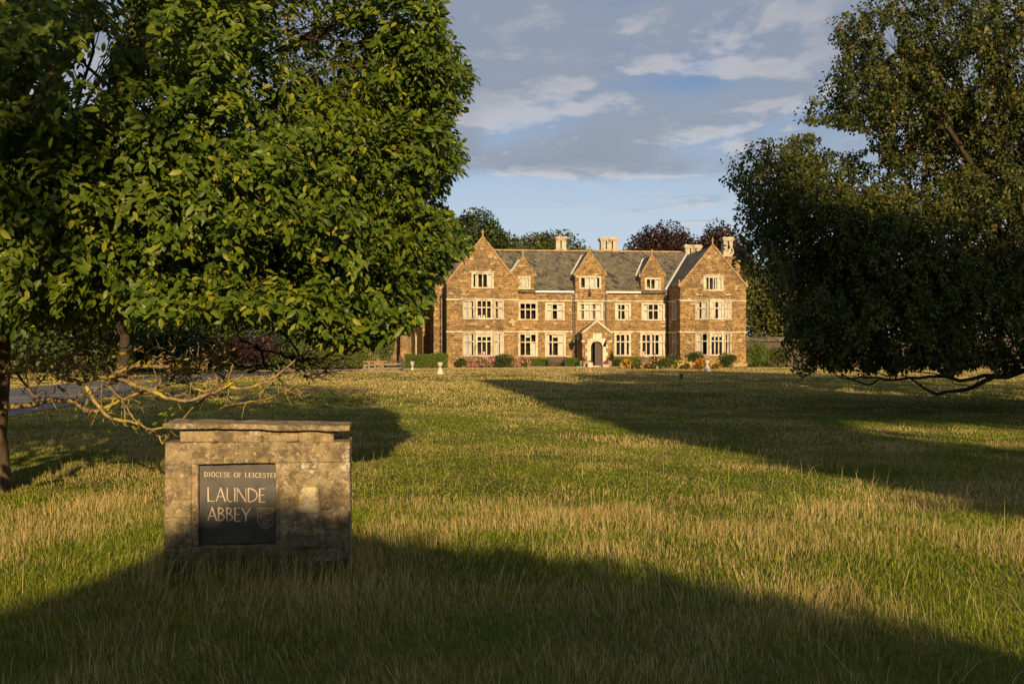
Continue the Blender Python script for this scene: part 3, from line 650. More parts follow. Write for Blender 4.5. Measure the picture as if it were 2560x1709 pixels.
dr.build('door', M_DOOR, PO)
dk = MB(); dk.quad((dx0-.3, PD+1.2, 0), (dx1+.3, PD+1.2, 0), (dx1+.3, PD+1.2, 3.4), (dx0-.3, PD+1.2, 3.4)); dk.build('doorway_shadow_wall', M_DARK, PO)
ln = MB(); lx, ly, lz = qx(1447), PD+.7, qz(852)
ln.lathe([(.05, 0), (.20, .10), (.26, .5), (.30, .55), (.14, .75), (.05, .8), (.05, .95)], (lx, ly, lz), 6); ln.beam((lx, ly, lz+.9), (qx(1457), ly, lz+.98), .05, .05)
ln.build('lantern', M_BLACK, PO)
ln = MB(); lx, lz = HX(1474, MY), HZ(740, MY); ln.lathe([(.05, 0), (.13, .08), (.16, .3), (.06, .45), (.03, .9)], (lx, MY-.2, lz), 6); ln.beam((lx, MY-.2, lz+.8), (lx, MY, lz+.8), .05, .05); ln.build('lantern', M_BLACK, H)
# chimneys
M_FLUE = noisy('sooty_limestone', (0.40, 0.335, 0.235), (0.54, 0.465, 0.34), 2.2, 0.9, 0.15, 0.3, (0.20, 0.165, 0.12), 1.6)
def chimney(px0, px1, pytop, d, n, zb, mat=M_FLUE, dy=1.0):
    x0, x1, zt = HX(px0, d), HX(px1, d), HZ(pytop, d); m = MB(); g = .14; w = (x1-x0-.3-(n-1)*g)/n
    m.box(x0+.08, x1-.08, d, d+dy, zb, zt-1.35)
    for i in range(n):
        a = x0+.15+i*(w+g); m.box(a, a+w, d+.06, d+dy-.06, zt-1.35, zt-.42)
    m.box(x0+.05, x1-.05, d-.04, d+dy+.04, zt-.42, zt-.28); m.box(x0-.04, x1+.04, d-.1, d+dy+.1, zt-.28, zt-.12); m.box(x0+.06, x1-.06, d, d+dy, zt-.12, zt)
    return m.build('chimney', mat, H)
chimney(1387, 1419, 591.5, YR+.2, 2, 11.5); chimney(1499.5, 1548, 592.5, YR+.2, 3, 11.5); chimney(1711, 1756, 608.5, YR-.4, 3, 10.5)
REF = 1820
c = chimney(1807, 1836, 592, 107, 2, 10.3); m = MB(); m.box(HX(1812, 105), HX(1851, 105), 105, 108.6, 5.0, HZ(650, 105)); m.box(HX(1818, 105), HX(1842, 105), 105.3, 108.3, HZ(650, 105), HZ(640, 105)); m.build('chimney_stack', M_IRON, c)
# --- left range stepping back behind the left wing, square to the drive
TURN = False; wall0, wall = wall, MB()
Zl = HZ(690, 104)
L0, L1 = HX(1001, 104), HX(1028.5, 104)
wall.quad((L0, 104, -.2), (L1, 104, -.2), (L1, 104, 8.6), (L0, 104, 8.6)); wall.quad((L0, 118, -.2), (L0, 104, -.2), (L0, 104, 8.6), (L0, 118, 8.6)); wall.tri((L0, 104, 8.6), (L1, 104, 8.6), ((L0+L1)/2, 104, 10.1))
wall.xf = xf_at(L1, 104, R(90)); panel(wall, [(-.2, 0, 14), (8.6, 0, 14)], [(4.2, 5.6, .9, 3.5), (4.2, 5.6, 4.7, 6.3), (8.0, 9.4, 4.7, 6.3)]); wall.xf = None
wall.box(-12.5, -6.5, 117, 125, -.2, 9.0); wall.box(HX(1075, 110), -6.0, 110, 118, -.2, 8.6)
wall.box(-20, -11.8, 112, 124, -.2, 7.0)
r = MB(); r.slab([(-10.4, 109.7, 8.4), (-4.0, 109.7, 8.4), (-4.0, 114.5, 12.3), (-10.4, 114.5, 12.3)], .12); r.slab([(-4.0, 119.3, 8.4), (-10.4, 119.3, 8.4), (-10.4, 114.5, 12.3), (-4.0, 114.5, 12.3)], .12); r.build('roof', M_SLATE, H)
r = MB(); xm_ = HX(1014, 104); r.slab([(-11.8, 118, 8.5), (-11.8, 103.9, 8.5), (xm_, 103.9, 10.2), (xm_, 118, 10.2)], .1); r.slab([(-10.4, 103.9, 8.5), (-10.4, 118, 8.5), (xm_, 118, 10.2), (xm_, 103.9, 10.2)], .1); r.build('roof', M_SLATE, H)
r = MB(); r.slab([(-20.2, 111.7, 6.9), (-11.7, 111.7, 6.9), (-11.7, 118, 10.4), (-20.2, 118, 10.4)], .12); r.slab([(-11.7, 124.3, 6.9), (-20.2, 124.3, 6.9), (-20.2, 118, 10.4), (-11.7, 118, 10.4)], .12); r.build('roof', M_SLATE, H)
lead.beam((HX(1122, 105), 109, HZ(702, 105)), (HX(1145, 105), 112, HZ(663, 105)), .22, .06)
m = MB(); m.box(-8.1, -7.15, 103, 104.4, -.2, 7.6); m.box(-7.95, -7.2, 103.1, 104.3, 7.6, 11.6); m.box(-8.05, -7.1, 103, 104.4, 11.6, 11.85); m.box(-7.9, -7.25, 103.15, 104.25, 11.85, 12.1); m.build('chimney', M_IRON, H)
chimney(1062, 1079, 618, 112, 2, 8.0)
xf = xf_at(L1, 104, R(90))
window(xf, 4.2, 5.6, .9, 3.5, 2, 2.2, ('', '')); window(xf, 4.2, 5.6, 4.7, 6.3, 2, None, ('f', 'f')); window(xf, 8.0, 9.4, 4.7, 6.3, 2, None, ('f', 'l'))
m = MB(); m.tube([(HX(1106, 100.5), 100.6, 0), (HX(1106, 100.5), 100.6, 8)], .06, 8); m.build('downpipe', M_BLACK, H)
wall.build('wall', M_IRON, H); TURN = True; wall = wall0; REF = 1690
# right wing inner side (facing left) with windows, and outer side
for z0, z1, tr in ((HZ(885, 104), HZ(831, 104), HZ(853, 104)), (HZ(797, 104), HZ(755, 104), None)):
    window(xf_at(xl2, DW+3.0, R(-90)), 0, 1.5, z0, z1, 2, tr, ('', 'f'), room=.3)
wall.quad((xr2, DW, -.2), (xr2, DW+19, -.2), (xr2, DW+19, HZ(711, DW)), (xr2, DW, HZ(711, DW))); wall.quad((xr, DW, -.2), (xr, DC, -.2), (xr, DC, HZ(706, DW)), (xr, DW, HZ(706, DW)))
for z in (HZ(829, DW), HZ(749, DW)): string.box(xl2-.08, xl2+.02, DW, DC, z-.07, z+.07)
wall.build('wall', M_IRON, H); TURN = False

# ------------------------------------------------------------------ the name stone in the meadow
SG = thing('stone_sign', 'low rubble stone plinth with capping slab and black slate name plaque in the meadow', 'sign', (0, 0, 0))
m, nt, b = newmat('lichened_rubble'); p = nd(nt, 'ShaderNodeTexCoord').outputs['Object']
t = nd(nt, 'ShaderNodeAttribute', attribute_name='tint').outputs['Fac']
c = ramp(nt, t, [(0.0, (0.23, 0.175, 0.095)), (0.5, (0.35, 0.265, 0.14)), (0.85, (0.38, 0.265, 0.16)), (1.0, (0.54, 0.45, 0.26))])
c = mixc(nt, mth(nt, 'MULTIPLY', ramp(nt, noi(nt, p, 9, 6, 0.7), [(0.44, 0.0), (0.58, 1.0)]), 0.75), c, (0.10, 0.075, 0.042))
c = mixc(nt, ramp(nt, noi(nt, p, 30, 4, 0.7), [(0.57, 0.0), (0.63, 0.85)]), c, (0.54, 0.46, 0.31))
c = mixc(nt, ramp(nt, noi(nt, p, 60, 3, 0.7), [(0.60, 0.0), (0.66, 0.8)]), c, (0.07, 0.05, 0.03))
c = mixc(nt, mth(nt, 'MULTIPLY', ramp(nt, noi(nt, p, 3.1, 5, 0.7), [(0.56, 0.0), (0.64, 1.0)]), ramp(nt, noi(nt, p, 26, 5, 0.8), [(0.48, 0.0), (0.54, 0.9)])), c, (0.62, 0.57, 0.47))
c = mixc(nt, mth(nt, 'MULTIPLY', ramp(nt, noi(nt, nd(nt, 'ShaderNodeVectorMath', {0: p, 1: (3.0, 1.0, 2.0)}, operation='ADD').outputs[0], 5, 4, 0.7), [(0.60, 0.0), (0.68, 1.0)]), 0.6), c, (0.36, 0.23, 0.04))
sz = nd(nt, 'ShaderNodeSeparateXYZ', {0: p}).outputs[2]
foot_tone = nd(nt, 'ShaderNodeMapRange', {0: mth(nt, 'ADD', sz, mth(nt, 'MULTIPLY', noi(nt, p, 4, 4), 0.35)), 1: 0.30, 2: 0.52, 3: 0.75, 4: 0.0}).outputs[0]
c = mixc(nt, foot_tone, c, (0.035, 0.032, 0.022))  # stone colour turns darker towards the bottom, along a ragged edge
bh = mth(nt, 'ADD', noi(nt, p, 24, 6, 0.7), mth(nt, 'MULTIPLY', noi(nt, p, 90, 3, 0.6), 0.4))
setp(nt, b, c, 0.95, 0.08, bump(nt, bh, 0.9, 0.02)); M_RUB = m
class Stones:
    def __init__(s): s.V = []; s.Q = []; s.T = []; s.n = 0
    def stone(s, x0, x1, y0, y1, z0, z1, r=.010, amp=.007, tint=None, step=.035, roll=0.0):
        """one weathered block: rounded box, surface jittered by noise"""
        def ax(a, c):
            k = max(2, int((c-a)/step)); g = np.linspace(a, c, k+1); return np.unique(np.concatenate([[a, a+r*.4, a+r], g[1:-1], [c-r, c-r*.4, c]]).round(5))
        X, Y, Z = ax(x0, x1), ax(y0, y1), ax(z0, z1); lo = np.array([x0+r, y0+r, z0+r]); hi = np.array([x1-r, y1-r, z1-r])
        ti = random.random()*.8 if tint is None else tint; sd = random.random()*50
        for A, B, f in ((X, Z, lambda a, b_: np.stack([a, a*0+y0, b_], -1)), (Y, Z, lambda a, b_: np.stack([a*0+x1, a, b_], -1)), (X, Z, lambda a, b_: np.stack([a, a*0+y1, b_], -1)),
                        (Y, Z, lambda a, b_: np.stack([a*0+x0, a, b_], -1)), (X, Y, lambda a, b_: np.stack([a, b_, a*0+z1], -1)), (X, Y, lambda a, b_: np.stack([a, b_, a*0+z0], -1))):
            ga, gb = np.meshgrid(A, B); P = f(ga, gb).reshape(-1, 3); q = np.clip(P, lo, hi); d = P-q; P = q+unit(d)*r
            for k in range(len(P)):
                w = mnoise.noise_vector(Vector(P[k]*7)+Vector((sd, 0, 0)))*amp+mnoise.noise_vector(Vector(P[k]*30)+Vector((0, sd, 0)))*amp*.4
                P[k] += w
            if roll: P[:, 2] -= (P[:, 0])*math.tan(roll)
            i, j = np.meshgrid(np.arange(len(B)-1), np.arange(len(A)-1), indexing='ij'); a = (i*len(A)+j).ravel()+s.n
            s.Q.append(np.stack([a, a+1, a+1+len(A), a+len(A)], 1)); s.V.append(P); s.T.append(np.full(len(P), ti)); s.n += len(P)
    def build(s, name, mat, parent): return link(name, np_mesh(name, np.concatenate(s.V), [np.concatenate(s.Q)], np.concatenate(s.T), True), mat, parent)
S = Stones(); XR_, XL_ = .70, -.70; y0 = 0.0
fy = lambda: RNG.uniform(-.012, .012)
for z0, z1 in ((.0, .22), (.22, .46), (.46, .60), (.60, .86)):              # left pier
    S.stone(-.70, -.50, fy(), .5, z0, z1+.004, tint=.25+.3*random.random())
for x0, x1 in ((-.70, -.47), (-.47, -.36), (-.36, -.15), (-.15, 0.0), (0.0, .22), (.22, .45), (.45, .70)):   # top course and lintel
    S.stone(x0, x1+.003, fy(), .5, .865+.01*random.random(), 1.035-(.008 if x0 > 0 else 0), tint=random.choice([.1, .2, .45, .6]))
for x0, x1, z0, z1, ti in ((.14, .40, .68, .87, .35), (.40, .56, .66, .87, .3), (.56, .70, .66, .87, .75), (.14, .30, .48, .69, .4), (.30, .47, .47, .68, 1.0), (.47, .56, .50, .67, .35), (.56, .70, .47, .67, .9),
                       (.14, .34, .28, .48, .3), (.34, .50, .34, .47, .45), (.50, .62, .34, .49, .6), (.62, .70, .22, .47, .3), (.34, .62, .20, .34, .25), (.14, .34, .12, .28, .2)):
    S.stone(x0, x1+.003, fy(), .5, z0, z1+.003, tint=ti, r=.02)
for x0, x1 in ((-.50, -.25), (-.25, .02), (.02, .22)): S.stone(x0, x1, fy(), .5, .10, .235, tint=.2)
for x0, x1 in ((-.70, -.40), (-.40, -.1), (-.1, .25), (.25, .5), (.5, .70)): S.stone(x0, x1, fy()-.035, .5, -.06, .12+.02*random.random(), tint=.1, r=.025, amp=.014)
S.stone(-.50, .15, .10, .5, .225, .875, r=.004, amp=.002, tint=.55)                                       # back of the recess
S.stone(-.512, -.452, .015, .12, .235, .872, r=.012, tint=.7)                                            # splayed left jamb
S.stone(.132, .16, .0, .3, .235, .872, r=.01, tint=.35)
for x0, x1, z0, z1 in ((-.69, -.505, .03, .87), (-.69, .69, .87, 1.02), (.15, .69, .06, .87), (-.69, .69, -.05, .22)):       # mortar between the stones
    S.stone(x0, x1, .007, .10, z0, z1, r=.012, tint=.45, amp=.006)
S.stone(-.665, .665, .13, .49, .02, .99, r=.03, tint=.0, amp=.012)                                       # core
S.build('stonework', M_RUB, SG)
S = Stones()
for x0, x1 in ((-.595, -.33), (-.33, .02), (.02, .30), (.30, .57)): S.stone(x0, x1+.004, .03+fy()*.4, .45, 1.03, 1.125, r=.012, tint=.45+.3*random.random(), roll=R(.7))
S.build('upper_course', M_RUB, SG)
S = Stones(); S.stone(-.705, .705, -.045, .47, 1.130, 1.172, r=.012, amp=.008, tint=.5, roll=R(1.45)); S.build('capping_slab', M_RUB, SG)
m, nt, b = newmat('black_slate'); p = nd(nt, 'ShaderNodeTexCoord').outputs['Object']
n = noi(nt, p, 6.0, 6, 0.65, 0.6)
setp(nt, b, ramp(nt, n, [(0.35, (0.028, 0.024, 0.020)), (0.65, (0.075, 0.062, 0.044))]), ramp(nt, n, [(0.3, 0.38), (0.7, 0.62)]), 0.6); M_PLAQ = m
mb = MB(); mb.box(-.452, .15, .068, .11, .24, .868); PL = mb.build('slate_plaque', M_PLAQ, SG, bevel=.003)
# lettering: every letter as brush strokes (x, y in letter heights; width in letter heights)
def arcp(cx, cy, rx, ry, a0, a1, n=10): return [(cx+rx*math.cos(R(a0+(a1-a0)*i/n)), cy+ry*math.sin(R(a0+(a1-a0)*i/n))) for i in range(n+1)]
TK, TN = .105, .055
ROM = {'L': (.62, [([(.08,1),(.09,0)], TK), ([(.05,.02),(.50,.02)], TN)]),
 'A': (.74, [([(.03,0),(.36,1)], TN), ([(.34,1),(.69,0)], TK), ([(.15,.36),(.56,.36)], TN)]),
 'U': (.72, [([(.08,1),(.08,.28)]+arcp(.34,.28,.26,.28,180,270,6), .08), (arcp(.34,.28,.24,.27,270,300,4), TN), ([(.62,1),(.62,0)], TK)]),
 'N': (.80, [([(.07,1),(.07,0)], TN), ([(.07,1),(.70,0)], TK), ([(.70,1),(.70,0)], TN)]),
 'D': (.80, [([(.08,1),(.08,0)], TK), (arcp(.08,.5,.62,.48,90,-90,16), .085), ]),
 'E': (.56, [([(.08,1),(.08,0)], TK), ([(.08,.98),(.46,.98)], TN), ([(.08,.52),(.42,.52)], TN), ([(.06,.02),(.48,.02)], TN)]),
 'B': (.60, [([(.08,1),(.08,0)], TK), (arcp(.08,.77,.34,.21,90,-90,10), .08), (arcp(.08,.29,.42,.27,90,-90,12), .08)]),
 'Y': (.70, [([(.02,1),(.33,.46)], TK), ([(.66,1),(.33,.46)], TN), ([(.33,.48),(.33,0)], TK)])}
def ser(x, y, w=.12): return ([(x-w,y),(x+w,y)], .05)
SERIF = {'D': (.86, [([(.16,1),(.16,0)], .17), (arcp(.16,.5,.56,.47,90,-90,12), .14), ser(.14,.97), ser(.14,.03)]),
 'I': (.52, [([(.24,1),(.24,0)], .18), ser(.24,.97,.16), ser(.24,.03,.16)]),
 'O': (.86, [(arcp(.42,.5,.33,.46,0,360,18), .15)]), 'C': (.80, [(arcp(.42,.5,.33,.46,50,310,14), .15), ([(.64,.98),(.64,.70)], .06), ([(.64,.26),(.64,.05)], .05)]),
 'E': (.76, [([(.17,1),(.17,0)], .17), ([(.05,.97),(.62,.97)], .06), ([(.17,.5),(.48,.5)], .06), ([(.05,.03),(.64,.03)], .06), ([(.62,.97),(.62,.76)], .06), ([(.47,.62),(.47,.38)], .06), ([(.64,.03),(.64,.26)], .06)]),
 'S': (.66, [(arcp(.33,.73,.21,.23,30,250,8)+arcp(.33,.26,.23,.24,90,-150,10), .13), ([(.53,.97),(.53,.72)], .05), ([(.11,.28),(.11,.03)], .05)]),
 'F': (.72, [([(.17,1),(.17,0)], .17), ([(.05,.97),(.60,.97)], .06), ([(.17,.5),(.46,.5)], .06), ([(.60,.97),(.60,.74)], .06), ([(.45,.62),(.45,.38)], .06), ser(.17,.03,.15)]),
 'L': (.72, [([(.17,1),(.17,0)], .17), ser(.17,.97,.15), ([(.05,.03),(.60,.03)], .06), ([(.60,.03),(.60,.28)], .06)]),
 'T': (.76, [([(.36,1),(.36,0)], .17), ([(.04,.97),(.68,.97)], .06), ([(.05,.97),(.05,.74)], .06), ([(.67,.97),(.67,.74)], .06), ser(.36,.03,.15)]),
 'R': (.80, [([(.17,1),(.17,0)], .17), (arcp(.17,.74,.34,.23,90,-90,10), .12), ([(.30,.5),(.66,.03)], .15), ser(.17,.03,.15), ser(.15,.97)])}
def stroke(mb, pts, w, tr, y):
    P = [Vector((a, c, 0)) for a, c in pts]; L = []; Rr = []
    for i, q in enumerate(P):
        d = (P[min(i+1, len(P)-1)]-P[max(i-1, 0)]).normalized(); nn = Vector((-d.y, d.x, 0))*w/2
        L.append(tr(q+nn)); Rr.append(tr(q-nn))
    for i in range(len(P)-1):
        mb.quad((L[i][0], y, L[i][1]), (Rr[i][0], y, Rr[i][1]), (Rr[i+1][0], y, Rr[i+1][1]), (L[i+1][0], y, L[i+1][1]))
def text(mb, s, font, x, z, h, width, slope, y):
    tot = sum(font[ch][0] if ch != ' ' else .55 for ch in s); kx = width/(tot*h); u = 0
    for ch in s:
        if ch == ' ': u += .55; continue
        adv, st = font[ch]; yk = 0
        for pts, w in st:
            yk += 1; stroke(mb, pts, w, lambda q, u=u: (x+(u+q.x)*h*kx, z+q.y*h-(u+q.x)*h*kx*math.tan(slope)), y-.0002*yk)
        u += adv
M_GILT = noisy('faded_gilt', (0.42, 0.33, 0.20), (0.56, 0.45, 0.29), 40.0, 0.7, 0.3)
yt = .0655
def inscription(name, s_, font, x, z, h, width, slope):
    """each word of a line is a part of its own"""
    words = s_.split(' '); adv = [sum(font[c][0] for c in w_) for w_ in words]; tot = sum(adv)+.55*(len(words)-1); u = 0
    for w_, a_ in zip(words, adv):
        mb = MB(); text(mb, w_, font, x+width*u/tot, z-width*u/tot*math.tan(slope), h, width*a_/tot, slope, yt); mb.build(name, M_GILT, PL); u += a_+.55
inscription('lettering', 'DIOCESE OF LEICESTER', SERIF, -.418, .766, .037, .563, R(1.9))
inscription('lettering', 'LAUNDE', ROM, -.395, .575, .108, .450, R(2.1)); inscription('lettering', 'ABBEY', ROM, -.392, .424, .106, .330, R(2.1))
M_CREST = noisy('carved_crest', (0.25, 0.19, 0.115), (0.36, 0.275, 0.17), 60.0, 0.7, 0.3)
mb = MB(); cx, cz, cw, chh = .050, .358, .122, .155
def crest(pts, w): stroke(mb, pts, w, lambda q: (cx+(q.x-.5)*cw, cz+q.y*chh-(q.x-.5)*cw*.03), yt)
crest([(-.06,1),(1.06,1)], .05); crest([(0,1),(0,.45),(.08,.25),(.25,.08),(.5,-.04)], .05); crest([(1,1),(1,.45),(.92,.25),(.75,.08),(.5,-.04)], .05)
crest([(.42,1),(.42,.70)], .04)
for z in (.92, .84, .76): crest([(.50,z),(.95,z)], .035)
for a in range(0, 360, 72): crest(arcp(.22+.09*math.cos(R(a)), .85+.07*math.sin(R(a)), .05, .045, 0, 330, 7), .035)
for a in range(0, 360, 72): crest(arcp(.20+.08*math.cos(R(a)), .58+.06*math.sin(R(a)), .05, .04, 0, 330, 7), .03)
crest(arcp(.58, .42, .34, .30, 10, 190, 12), .045); crest([(.38,.50),(.52,.62),(.70,.58),(.86,.50),(.74,.44),(.55,.46),(.38,.50)], .04); crest([(.60,.46),(.70,.38),(.90,.40)], .04)
for a in range(0, 360, 60): crest(arcp(.50+.15*math.cos(R(a)), .24+.11*math.sin(R(a)), .07, .06, 0, 330, 7), .04)
crest(arcp(.5, .24, .07, .055, 0, 330, 8), .05); mb.build('crest', M_CREST, PL)
SG.location = (-1.913, 7.5, float(ground_h(-1.9, 7.5))); SG.rotation_euler = (0, 0, R(7.5)); SG.scale = (.972, .972, .975)

# ------------------------------------------------------------------ big walnut tree on the left
TL = thing('walnut_tree', 'large broad leaved tree with big glossy leaves and bare lichened lower branches beside the sign', 'tree', (-6.24, 11.9, 0))
def RB(py): return np.interp(py, [-400, 0, 60, 130, 200, 262, 300, 345, 400, 450, 520, 560, 620, 660, 700, 760, 800, 850, 900], [1100, 1125, 1130, 1160, 1200, 1180, 1125, 1150, 1170, 1130, 1125, 1150, 1180, 1120, 1095, 1080, 1060, 985, 800])
def BB(px): return np.interp(px, [-500, 0, 250, 420, 600, 740, 830, 900, 970, 1050, 1200], [830, 842, 830, 812, 812, 836, 868, 880, 868, 842, 760])
def clusters_left(n, front, rng):
    c = np.array([-6.0, 12.2, 6.0]); r = np.array([6.0, 5.0, 5.2]); out = []; dirs = []
    while len(out) < n:
        u = rdir(4000); f = rng.uniform(.52**3, 1, 4000)**(1/3)
        u2 = np.sign(u)*np.abs(u)**np.array([.8, .8, .62]); lump = 0.92+0.18*(np.array([mnoise.noise(Vector(q*3.2)+Vector((3, 1, 4))) for q in u]))
        P = c+u2*(f*lump)[:, None]*r
        px = 1280+P[:, 0]/P[:, 1]*F; py = 875-(P[:, 2]-EYE)/P[:, 1]*F; ins = (px > -150) & (px < 1400) & (py > -200) & (py < 1000)
        hole = fbm(P[:, 0]*1.1+P[:, 1]*.7, P[:, 2]*1.1, 71, 3)
        ok = (P[:, 2] > 1.72) & (px < RB(py)-30+rng.normal(0, 12, 4000)) & ((py < BB(px)-12) | ~ins)
        ok &= (ins & (P[:, 1] < 13.2) & (hole > .29)) if front == 1 else ((ins & (P[:, 1] >= 12.4)) if front == 2 else ~ins)
        low = (py > 640) & (px < 520) & ins; ok &= ~low | (rng.uniform(0, 1, 4000) < .40)
        out += list(P[ok]); dirs += list(u[ok])
    return np.array(out[:n]), np.array(dirs[:n])
def shoots(C, U, per, size, length, droop=.35):
    """leaves alternating along a drooping shoot at each cluster"""
    n = len(C); D = unit(U*np.array([1, 1, .55])+RNG.normal(0, .45, (n, 3))+np.array([0, 0, -droop*.5]))
    k = np.tile(np.linspace(0.05, 1, per), n); Dk = np.repeat(D, per, 0); Ck = np.repeat(C, per, 0); N_ = n*per
    base = Ck+Dk*(k*length)[:, None]+np.array([0, 0, -1])*(k**2*length*.25)[:, None]+RNG.normal(0, .045, (N_, 3))
    side = unit(np.cross(Dk, np.array([0, 0, 1.0])))*np.where(np.arange(N_) % 2, 1, -1)[:, None]
    A = unit(Dk*.55+side*RNG.uniform(.3, 1.0, (N_, 1))+np.array([0, 0, -1])*RNG.uniform(.1, .75, (N_, 1))+RNG.normal(0, .25, (N_, 3)))
    Nn = np.array([0, 0, .8])+np.repeat(U, per, 0)*np.array([.8, .8, .2])+Dk*.3+RNG.normal(0, .45, (N_, 3))
    S = size*RNG.uniform(.55, 1.25, N_); ct = np.repeat(RNG.normal(0, .14, n), per); ti = np.clip(RNG.normal(.42, .2, N_)+ct+(RNG.uniform(0, 1, N_) > .985)*.5, 0, 1)
    return base, A, Nn, S, ti
C1, U1 = clusters_left(4000, 1, RNG); C2, U2 = clusters_left(520, 2, RNG); C3, U3 = clusters_left(700, 3, RNG)
for px, py, d, rx_, ry_, rd_, n in ((950, 770, 10.2, 130, 80, .9, 150), (700, 790, 9.4, 150, 70, .8, 150), (1030, 650, 11, 110, 80, .9, 120), (470, 760, 9, 140, 60, .8, 60), (1020, 60, 10.6, 110, 90, .9, 130), (1090, 210, 10.8, 100, 70, .9, 110), (1075, 390, 10.6, 90, 70, .9, 100), (1080, 590, 10.6, 90, 60, .8, 110), (850, 830, 10, 110, 40, .6, 80), (1010, 790, 10.4, 80, 55, .6, 80)):
    p_, u_ = lump_points((PX(px, d), d, PZ(py, d)), (rx_/F*d, rd_, ry_/F*d), n, .3); qx_ = 1280+p_[:, 0]/p_[:, 1]*F; qy_ = 875-(p_[:, 2]-EYE)/p_[:, 1]*F
    k_ = (qx_ < RB(qy_)-26) & (qy_ < BB(qx_)-8); C1 = np.vstack([C1, p_[k_]]); U1 = np.vstack([U1, unit(u_[k_]+np.array([.3, -.6, .1]))])
o_ = np.array(TL.location)
k_ = C2[:, 0] < -1.7-.25*(C2[:, 1]-12.4); C2, U2 = C2[k_], U2[k_]
Q = [shoots(C1, U1, 26, .098, .40), shoots(C2, U2, 14, .16, .5), shoots(C3, U3, 12, .30, .8)]
def trim(q, mx, my):
    p_ = q[0]; bx = 1280+p_[:, 0]/p_[:, 1]*F; by = 875-(p_[:, 2]-EYE)/p_[:, 1]*F; n = len(p_)
    e1 = RB(by)-mx+70*(fbm(by/38, p_[:, 1]*1.5, 15, 3)-.5)-bx; e2 = BB(bx)-my+60*(fbm(bx/60, p_[:, 1], 16, 3)-.5)-by; d_ = np.minimum(e1, e2)
    k = ((d_ > 0) & (RNG.uniform(0, 1, n) < np.clip(.45+d_/90, 0, 1))) | (bx < -150) | (by < -250); return tuple(a_[k] for a_ in q)
Q = [trim(q, 8, 8) for q in Q]
me = leaf_mesh('crown', np.concatenate([q[0] for q in Q])-o_, *[np.concatenate([q[i] for q in Q]) for i in (1, 2, 3, 4)], LEAF8); link('crown', me, M_LEAF, TL)
fork = Vector((-6.22, 11.95, 2.55)); mb = MB()
tp = [(-6.24, 11.9, -.15), (-6.24, 11.9, .1), (-6.27, 11.9, .7), (-6.23, 11.92, 1.3), (-6.24, 11.94, 1.9), fork]
mb.tube(tp, [.30, .24, .21, .20, .21, .24], 14)
allc = np.concatenate([C1, C2]); skeleton(mb, fork, allc[RNG.choice(len(allc), 1100, replace=False)], 12, 8, .065, .007, .16, 7)
skeleton(mb, fork, C3, 9, 5, .13, .012, .16, 6)
mb.build('trunk', M_BARK, TL, smooth=True)
Z1 = lambda x, y: (x/4.698, 860+y/4.698); Z2 = lambda x, y: (480+x/4.698, 820+y/4.698)
